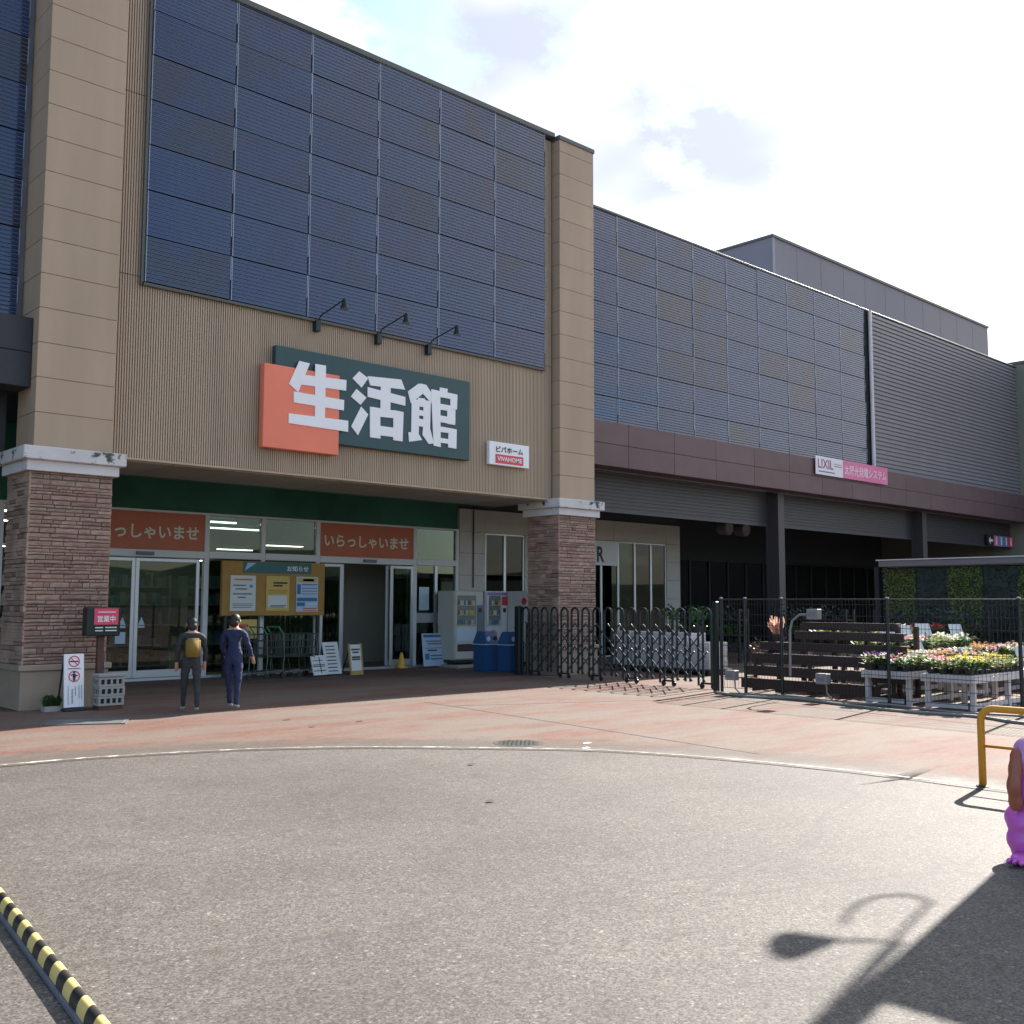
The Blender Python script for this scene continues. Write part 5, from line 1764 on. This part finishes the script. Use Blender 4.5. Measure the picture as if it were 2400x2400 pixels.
for k, (x, y, h, lab) in enumerate(((17.0, 13.6, .9, 'small green shrub standing on the farthest white planter boxes'), (17.0, 12.9, .75, 'small green shrub on the middle white planter boxes'), (17.2, 11.6, 1.05, 'reddish brown potted shrub at the open end of the gate'))):
    t = thing('potted_shrub', (x, y, .12 if k == 2 else .78), lab, 'shrub')
    base = t.location.z
    lpart(t, 'pot', MB().lathe([(.07, 0), (.1, .16), (0, .15)], (0, 0, 0), 10), M['pot'])
    lpart(t, 'stem', MB().tube([(0, 0, .14), (.02, 0, .4)], .012, 5), M['brown_wood'])
    lpart(t, 'leaves', leaf_cloud((0, 0, .38), (.16, .16, .18), 130, .07, k), M['leaf'] if k < 2 else M['can_a'])
pf = thing('pink_shrub', (14.5, 9.42, .80), 'upright salmon pink leafed plant standing on the plank rack', 'shrub')
lpart(pf, 'pot', MB().lathe([(.06, 0), (.075, .1), (0, .09)], (0, 0, 0), 10), M['pot'])
mb = MB()
r_ = random.Random(9)
for k in range(60):
    a, t = r_.uniform(0, 2 * PI), r_.uniform(0, .05)
    h = r_.uniform(.12, .3)
    p = Vector((t * math.cos(a), t * math.sin(a), .08))
    q = p + Vector((.10 * math.cos(a), .10 * math.sin(a), h))
    s = Vector((-math.sin(a), math.cos(a), 0)) * .013
    mb.add([p - s * .4, p + s * .4, q + s, q + Vector((0, 0, .03)), q - s], [(0, 1, 2, 3, 4)])
lpart(pf, 'leaves', mb, M['fl_salmon'])
ds0 = None
dl_ = ['dark plant shelf nearest the gate in the deep shade', 'dark plant shelf left of the brown steel post in shade', 'dark plant shelf right of the brown steel post in shade', 'dark plant shelf before the green hedge panels']
for k, (x, y) in enumerate(((20.5, 15.2), (22.5, 13.6), (23.0, 11.2), (19.2, 8.9))):
    if ds0 is None:
        ds0 = thing('plant_shelf', (x, y, .004), dl_[k], 'shelf', 'dark plant shelves in the shade')
        for z in (.25, .62, .98):
            lpart(ds0, 'shelf_board', MB().box(-.2, .2, -1.0, 1.0, z, z + .03), M['plank'])
        for xa in (-.2, .15):
            for ya in (-1, .95):
                lpart(ds0, 'shelf_leg', MB().box(xa, xa + .05, ya, ya + .05, 0, 1.25), M['dark_steel'])
        for q, (z, mm) in enumerate(((.28, 'hedge_dark'), (.65, 'leaf'), (1.01, 'hedge_dark'))):
            mb = MB()
            for yy in range(7):
                c = leaf_cloud((0, -.85 + yy * .28, z + .14), (.14, .13, .15), 26, .09, q * 10 + yy)
                mb.add(c.v, c.f)
                mb.lathe([(.05, 0), (.065, .09), (0, .09)], (0, -.85 + yy * .28, z + .001), 7)
            g_ = lpart(ds0, 'shelf_plants', mb, M[mm])
            g_['kind'] = 'stuff'
    else:
        copy_tree(ds0, (x, y, .004), label=dl_[k])

# shelter with hedge panels
st = thing('garden_shelter', (22, 8.5, 0), 'flat roofed dark shelter hung with green hedge panels in the garden yard', 'shelter')
part(st, 'roof', MB().box(19.9, 24.5, 3.0, 10.5, 2.14, 2.262), M['penthouse'], .01)
part(st, 'roof_edge', MB().box(19.86, 24.54, 2.96, 10.54, 2.263, 2.285), M['capstone_clean'], .006)
for y in (10.6, 7.1, 3.4):
    part(st, 'shelter_post', MB().box(20.0, 20.1, y - .05, y + .05, 0, 2.14), M['dark_steel'])
    part(st, 'shelter_post', MB().box(24.3, 24.4, y - .05, y + .05, 0, 2.14), M['dark_steel'])
part(st, 'rear_screen', MB().box(20.16, 20.2, 3.2, 10.7, .3, 2.13), M['dark_core'])
for k in range(9):
    y1 = 10.45 - k * .664
    y0 = y1 - .65
    live = k % 2 == 0
    mb = MB()
    r_ = random.Random(60 + k)
    for q in range(2200 if live else 700):
        p = Vector((20.08 - abs(r_.gauss(0, .035)), r_.uniform(y0, y1), r_.uniform(.85, 2.10)))
        d = Vector((-abs(r_.gauss(.5, .4)), r_.uniform(-1, 1), r_.uniform(-1, .6))).normalized() * r_.uniform(.03, .06)
        s = d.cross(Vector((r_.uniform(-1, 1), r_.uniform(-1, 1), r_.uniform(-1, 1)))).normalized() * .016
        mb.add([p, p + d * .5 + s, p + d, p + d * .5 - s], [(0, 1, 2, 3)])
    hp = part(st, 'hedge_panel', MB().box(20.09, 20.13, y0, y1, .85, 2.11), M['hedge_dark'])
    part(hp, 'foliage', mb, M['hedge'] if live else M['hedge_dark'])

# ------------------------------------------------------------------ forecourt: barrier, bumper, ride, pylon
yb = thing('yellow_barrier', (8.12, 3.48, 0), 'yellow painted steel hoop barrier on the white line', 'barrier')
pts = [(0, 0, 0), (0, 0, .50)] + [(0, -.10 + .10 * math.cos(t), .50 + .10 * math.sin(t)) for t in [PI / 2 * q / 6 for q in range(1, 7)]] + [(0, -1.30, .60)] + [(0, -1.30 - .10 * math.sin(t), .50 + .10 * math.cos(t)) for t in [PI / 2 * q / 6 for q in range(1, 7)]] + [(0, -1.40, 0)]
lpart(yb, 'hoop', MB().tube(pts, .0275, 14), M['yellow_steel'], smooth=True)
lpart(yb, 'mid_rail', MB().tube([(0, -.02, .315), (0, -1.38, .315)], .0115, 8), M['yellow_steel'], smooth=True)
lpart(yb, 'foot_plate', MB().lathe([(.0, .006), (.055, .006), (.05, .014), (.03, .02), (0, .02)], (0, 0, 0), 14), M['iron'])

A0, A1 = Vector((1.69, 5.9)), Vector((1.225, 2.2))
bp_ = thing('striped_bumper', (A0.x, A0.y, 0), 'black and yellow striped bumper strip along the bottom left corner', 'bumper')
dv = (A1 - A0)
Lb = dv.length
dv.normalize()
nv = Vector((dv.y, -dv.x))
if nv.x < 0:
    nv = -nv
W2, HB = .029, .046


def bump_seg(s0, s1, k):
    mb = MB()
    vs = []
    skew = .018
    n = 12
    for s in (s0, s1):
        for q in range(n + 1):
            t = PI * q / n
            off = -W2 * math.cos(t)
            ss = s + skew * math.cos(t)
            p = A0 + dv * ss + nv * off
            vs.append((p.x, p.y, .018 + HB * math.sin(t)))
    fs = [(q, q + 1, n + 2 + q, n + 1 + q) for q in range(n)]
    mb.add(vs, fs)
    o = part(bp_, 'yellow_band' if k % 2 == 0 else 'black_band', mb, M['bump_yellow'] if k % 2 == 0 else M['bump_black'], smooth=True)


k, s = 0, 0.0
while s < Lb:
    bump_seg(s, s + .1025, k)
    s += .1025
    k += 1
mb = MB()
for q0, q1, z0, z1 in ((-W2 - .012, W2 + .004, .001, .018),):
    a, b = A0 + nv * q0, A0 + nv * q1
    c, d = A1 + nv * q1, A1 + nv * q0
    mb.add([(a.x, a.y, z0), (b.x, b.y, z0), (c.x, c.y, z0), (d.x, d.y, z0), (a.x, a.y, z1), (b.x, b.y, z1), (c.x, c.y, z1), (d.x, d.y, z1)], [(3, 2, 1, 0), (4, 5, 6, 7), (0, 1, 5, 4), (1, 2, 6, 5), (2, 3, 7, 6), (3, 0, 4, 7)])
part(bp_, 'base_strip', mb, M['bump_base'])

kr = thing('kiddie_ride', (6.0, 2.27, 0), 'pink moulded ride figure with a brown arm at the photo\'s right edge', 'ride')
def blob(name, balls, m, dx=.045):
    """several overlapping balls grown into one smooth skin"""
    mb = MB()
    for c, r in balls:
        mb.ball(c, r, 0, 14, 10)
    me = mb.mesh(name, m)
    tmp = bpy.data.objects.new('blob', me)
    COL.objects.link(tmp)
    rm = tmp.modifiers.new('r', 'REMESH')
    rm.mode = 'VOXEL'
    rm.voxel_size = .014
    sm = tmp.modifiers.new('s', 'SMOOTH')
    sm.iterations = 6
    dg = bpy.context.evaluated_depsgraph_get()
    out = bpy.data.meshes.new_from_object(tmp.evaluated_get(dg))
    bpy.data.objects.remove(tmp)
    for p in out.polygons:
        p.use_smooth = True
    out.name = name
    if not out.materials:
        out.materials.append(m)
    return out


link('body', blob('body', [((.06, .05, .50), (.13, .12, .17)), ((.055, .05, .38), (.135, .12, .13)), ((.06, .06, .22), (.15, .15, .10))], M['toy_pink']), kr)
link('arm', blob('arm', [((-.075, .09, .49), (.04, .04, .09)), ((-.105, .09, .41), (.042, .04, .08)), ((-.09, .09, .33), (.04, .04, .06)), ((-.05, .09, .56), (.035, .04, .06))], M['toy_brown']), kr)
link('leg', blob('leg', [((-.02, .06, .21), (.11, .11, .08)), ((-.03, .06, .12), (.10, .11, .09)), ((-.0, .06, .05), (.09, .10, .06))], M['toy_pink']), kr)
ft = link('foot', blob('foot', [((-.10, .06, .035), (.10, .06, .035)), ((.02, .06, .04), (.12, .08, .04))], M['toy_pink']), kr)
for q in range(3):
    link('toe', blob('toe', [((-.19, .03 + q * .033, .030), (.038, .017, .022))], M['toy_pink']), ft)
link('sleeve', blob('sleeve', [((.0, .05, .60), (.06, .08, .07)), ((-.03, .06, .55), (.04, .07, .05))], M['toy_lilac']), kr)
lpart(kr, 'base', MB().lathe([(0, 0.001), (.34, .001), (.34, .02), (0, .02)], (.36, -.1, 0), 24), M['toy_pink'])

py = thing('pylon_sign', (9.9, 2.0, 0), 'tall dark pylon sign with a hooked lamp out of the photo beside the barrier', 'sign')
part(py, 'board', MB().box(9.6, 9.75, .35, 2.995, 0, 4.45), M['sign_green'], .02)
part(py, 'edge_post', MB().box(9.58, 9.77, 2.995, 3.08, 0, 5.75), M['dark_steel'], .01)
Hl = 5.6
ox, oy = 1.37 * Hl, .245 * Hl
arm = [(4.2, 2.16), (4.12, 2.25), (4.05, 2.32), (3.99, 2.365)]
part(py, 'lamp_arm', MB().tube([(9.66, 3.03, Hl)] + [(x + ox, y + oy, Hl) for x, y in arm], .016, 7), M['gate'])
part(py, 'hook', MB().tube([(9.66, 3.05, Hl)] + [(x + ox, y + oy, Hl) for x, y in [(4.6, 2.29), (4.84, 2.34), (4.89, 2.42), (4.86, 2.50), (4.74, 2.56), (4.55, 2.555), (4.36, 2.50), (4.24, 2.44)]], .014, 7), M['gate'])
hb = MB()
for (x, y, r) in ((3.985, 2.405, .035), (3.955, 2.44, .06), (3.93, 2.48, .075), (3.93, 2.53, .07), (3.925, 2.575, .045)):
    pass
part(py, 'lamp_head', MB().tube([(x + ox, y + oy, Hl) for x, y in ((4.0, 2.362), (3.97, 2.376), (3.945, 2.386), (3.90, 2.406), (3.815, 2.445))], [.03, .045, .058, .08, .125], 16), M['gate'])

# ------------------------------------------------------------------ people near the left doorway (seen from behind)
def person(name, loc, label, h, rz, top_m, leg_m, stride=.10, extra=None, reach=0.0):
    """one continuous skinned body; facing +Y before rotation"""
    k = h / 1.70
    V = [(0, 0, .93), (0, .01, 1.10), (0, .0, 1.28), (0, .0, 1.42), (0, .015, 1.50), (0, .03, 1.60),         # pelvis .. head
         (-.10, .0, .90), (-.105, stride * .5, .50), (-.105, stride, .09), (-.11, stride + .13, .045),        # left leg, toe
         (.10, .0, .90), (.105, -stride * .35, .50), (.105, -stride, .10), (.11, -stride + .12, .045),
         (-.19, .0, 1.39), (-.25, -.04 + reach * .2, 1.13), (-.25, .06 + reach * .45, .90 + reach * .12),
         (.19, .0, 1.39), (.25, .02 + reach * .2, 1.13), (.25, .10 + reach * .45, .90 + reach * .12), (0, .035, 1.66)]
    E = [(0, 1), (1, 2), (2, 3), (3, 4), (4, 5), (5, 20), (0, 6), (6, 7), (7, 8), (8, 9), (0, 10), (10, 11), (11, 12), (12, 13), (3, 14), (14, 15), (15, 16), (3, 17), (17, 18), (18, 19)]
    RAD = {0: .135, 1: .125, 2: .14, 3: .10, 4: .055, 5: .086, 20: .078, 6: .10, 7: .065, 8: .042, 9: .035, 10: .10, 11: .065, 12: .042, 13: .035, 14: .07, 15: .048, 16: .034, 17: .07, 18: .048, 19: .034}
    # five fingers per hand, each a short chain
    for hand, s in ((16, -1), (19, 1)):
        w = Vector(V[hand])
        palm = w + Vector((0, .03 + reach * .02, -.07 + reach * .07))
        V.append(tuple(palm))
        pi_ = len(V) - 1
        E.append((hand, pi_))
        RAD[pi_] = .030
        for q, (dx, ln) in enumerate(((-.024, .07), (-.008, .08), (.008, .076), (.024, .062), (.034 * -s, .05))):
            a = palm + Vector((dx, .012, -.03 if q < 4 else .0))
            b = a + Vector((dx * .3, .02 + reach * .03, -ln * .75 if q < 4 else -ln * .5))
            V.append(tuple(a))
            V.append(tuple(b))
            RAD[len(V) - 2] = .0095
            RAD[len(V) - 1] = .0075
            E.append((pi_, len(V) - 2))
            E.append((len(V) - 2, len(V) - 1))
    me = bpy.data.meshes.new('body')
    me.from_pydata([(x * k, y * k, z * k) for x, y, z in V], E, [])
    tmp = bpy.data.objects.new('body', me)
    COL.objects.link(tmp)
    md = tmp.modifiers.new('skin', 'SKIN')
    md.use_smooth_shade = True
    for i, sv in enumerate(me.skin_vertices[0].data):
        r_ = RAD[i] * k
        sv.radius = (r_, r_ * (.78 if i in (0, 1, 2, 3) else 1.0))
        sv.use_root = (i == 0)
    sb = tmp.modifiers.new('sub', 'SUBSURF')
    sb.levels = 3
    sb.render_levels = 3
    dg = bpy.context.evaluated_depsgraph_get()
    out = bpy.data.meshes.new_from_object(tmp.evaluated_get(dg))
    bpy.data.objects.remove(tmp)
    out.name = 'person'
    # creases in the cloth: trunk, sleeves and trouser legs ripple across the limb
    for v_ in out.vertices:
        z_ = v_.co.z / k
        if .10 < z_ < 1.40 and not (abs(v_.co.x / k) > .20 and z_ < .95):
            a_ = math.sin(z_ * 62 + 5 * math.sin(v_.co.x / k * 17) + 3 * math.sin(v_.co.y / k * 21)) * .5 + math.sin(z_ * 27 + v_.co.x / k * 31) * .5
            v_.co += v_.normal * a_ * .007 * k
    out.materials.clear()
    for mm in (M['skin'], M[top_m], M[leg_m], M['shoe'], M['hair']):
        out.materials.append(mm)
    for p in out.polygons:
        c = p.center / k
        p.use_smooth = True
        if c.z > 1.46:
            p.material_index = 0
        elif c.z < .10:
            p.material_index = 3
        elif abs(c.x) > .20 and c.z < .92 + reach * .1:
            p.material_index = 0
        elif c.z < .90:
            p.material_index = 2
        else:
            p.material_index = 1
    o = link('person', out, None, loc)
    o.rotation_euler = (0, 0, rz)
    tag(o, label, 'person')
    hm = MB()
    hm.ball((0, .012 * k, 1.645 * k), (.097 * k, .104 * k, .106 * k), 0, 14, 10)
    hm.ball((0, -.03 * k, 1.58 * k), (.088 * k, .078 * k, .088 * k), 0, 14, 10)
    link('hair', hm.mesh('hair', M['hair'], smooth=True), o)
    fm = MB()
    for s in (-1, 1):
        fm.ball((s * .035 * k, .128 * k, 1.625 * k), .011 * k, 0, 8, 6)
    link('eye', fm.mesh('eye', M['black'], smooth=True), o)
    nm = MB().ball((0, .135 * k, 1.59 * k), (.013 * k, .02 * k, .022 * k), 0, 8, 6)
    for s in (-1, 1):
        nm.ball((s * .098 * k, .02 * k, 1.61 * k), (.012 * k, .022 * k, .032 * k), 0, 8, 6)
    link('nose_and_ears', nm.mesh('nose_and_ears', M['skin'], smooth=True), o)
    link('mouth', MB().ball((0, .118 * k, 1.545 * k), (.024 * k, .008 * k, .007 * k), 0, 8, 6).mesh('mouth', M['red'], smooth=True), o)
    if extra:
        bm_ = MB().box(-.13 * k, .13 * k, -.24 * k, -.10 * k, 1.02 * k, 1.36 * k)
        link('backpack', bm_.mesh('backpack', M[extra], bevel=.03 * k, seg=3, smooth=True), o)
    return o


person('person', (6.55, 12.42, .004), 'person in navy top and trousers seen from behind near the left doorway', 1.20, R(-52), 'navy', 'navy', .10, None, .35)
person('person', (5.98, 12.45, .004), 'person in charcoal clothes with mustard backpack walking to the left doorway', 1.16, R(-18), 'charcoal', 'charcoal', .16, 'mustard')
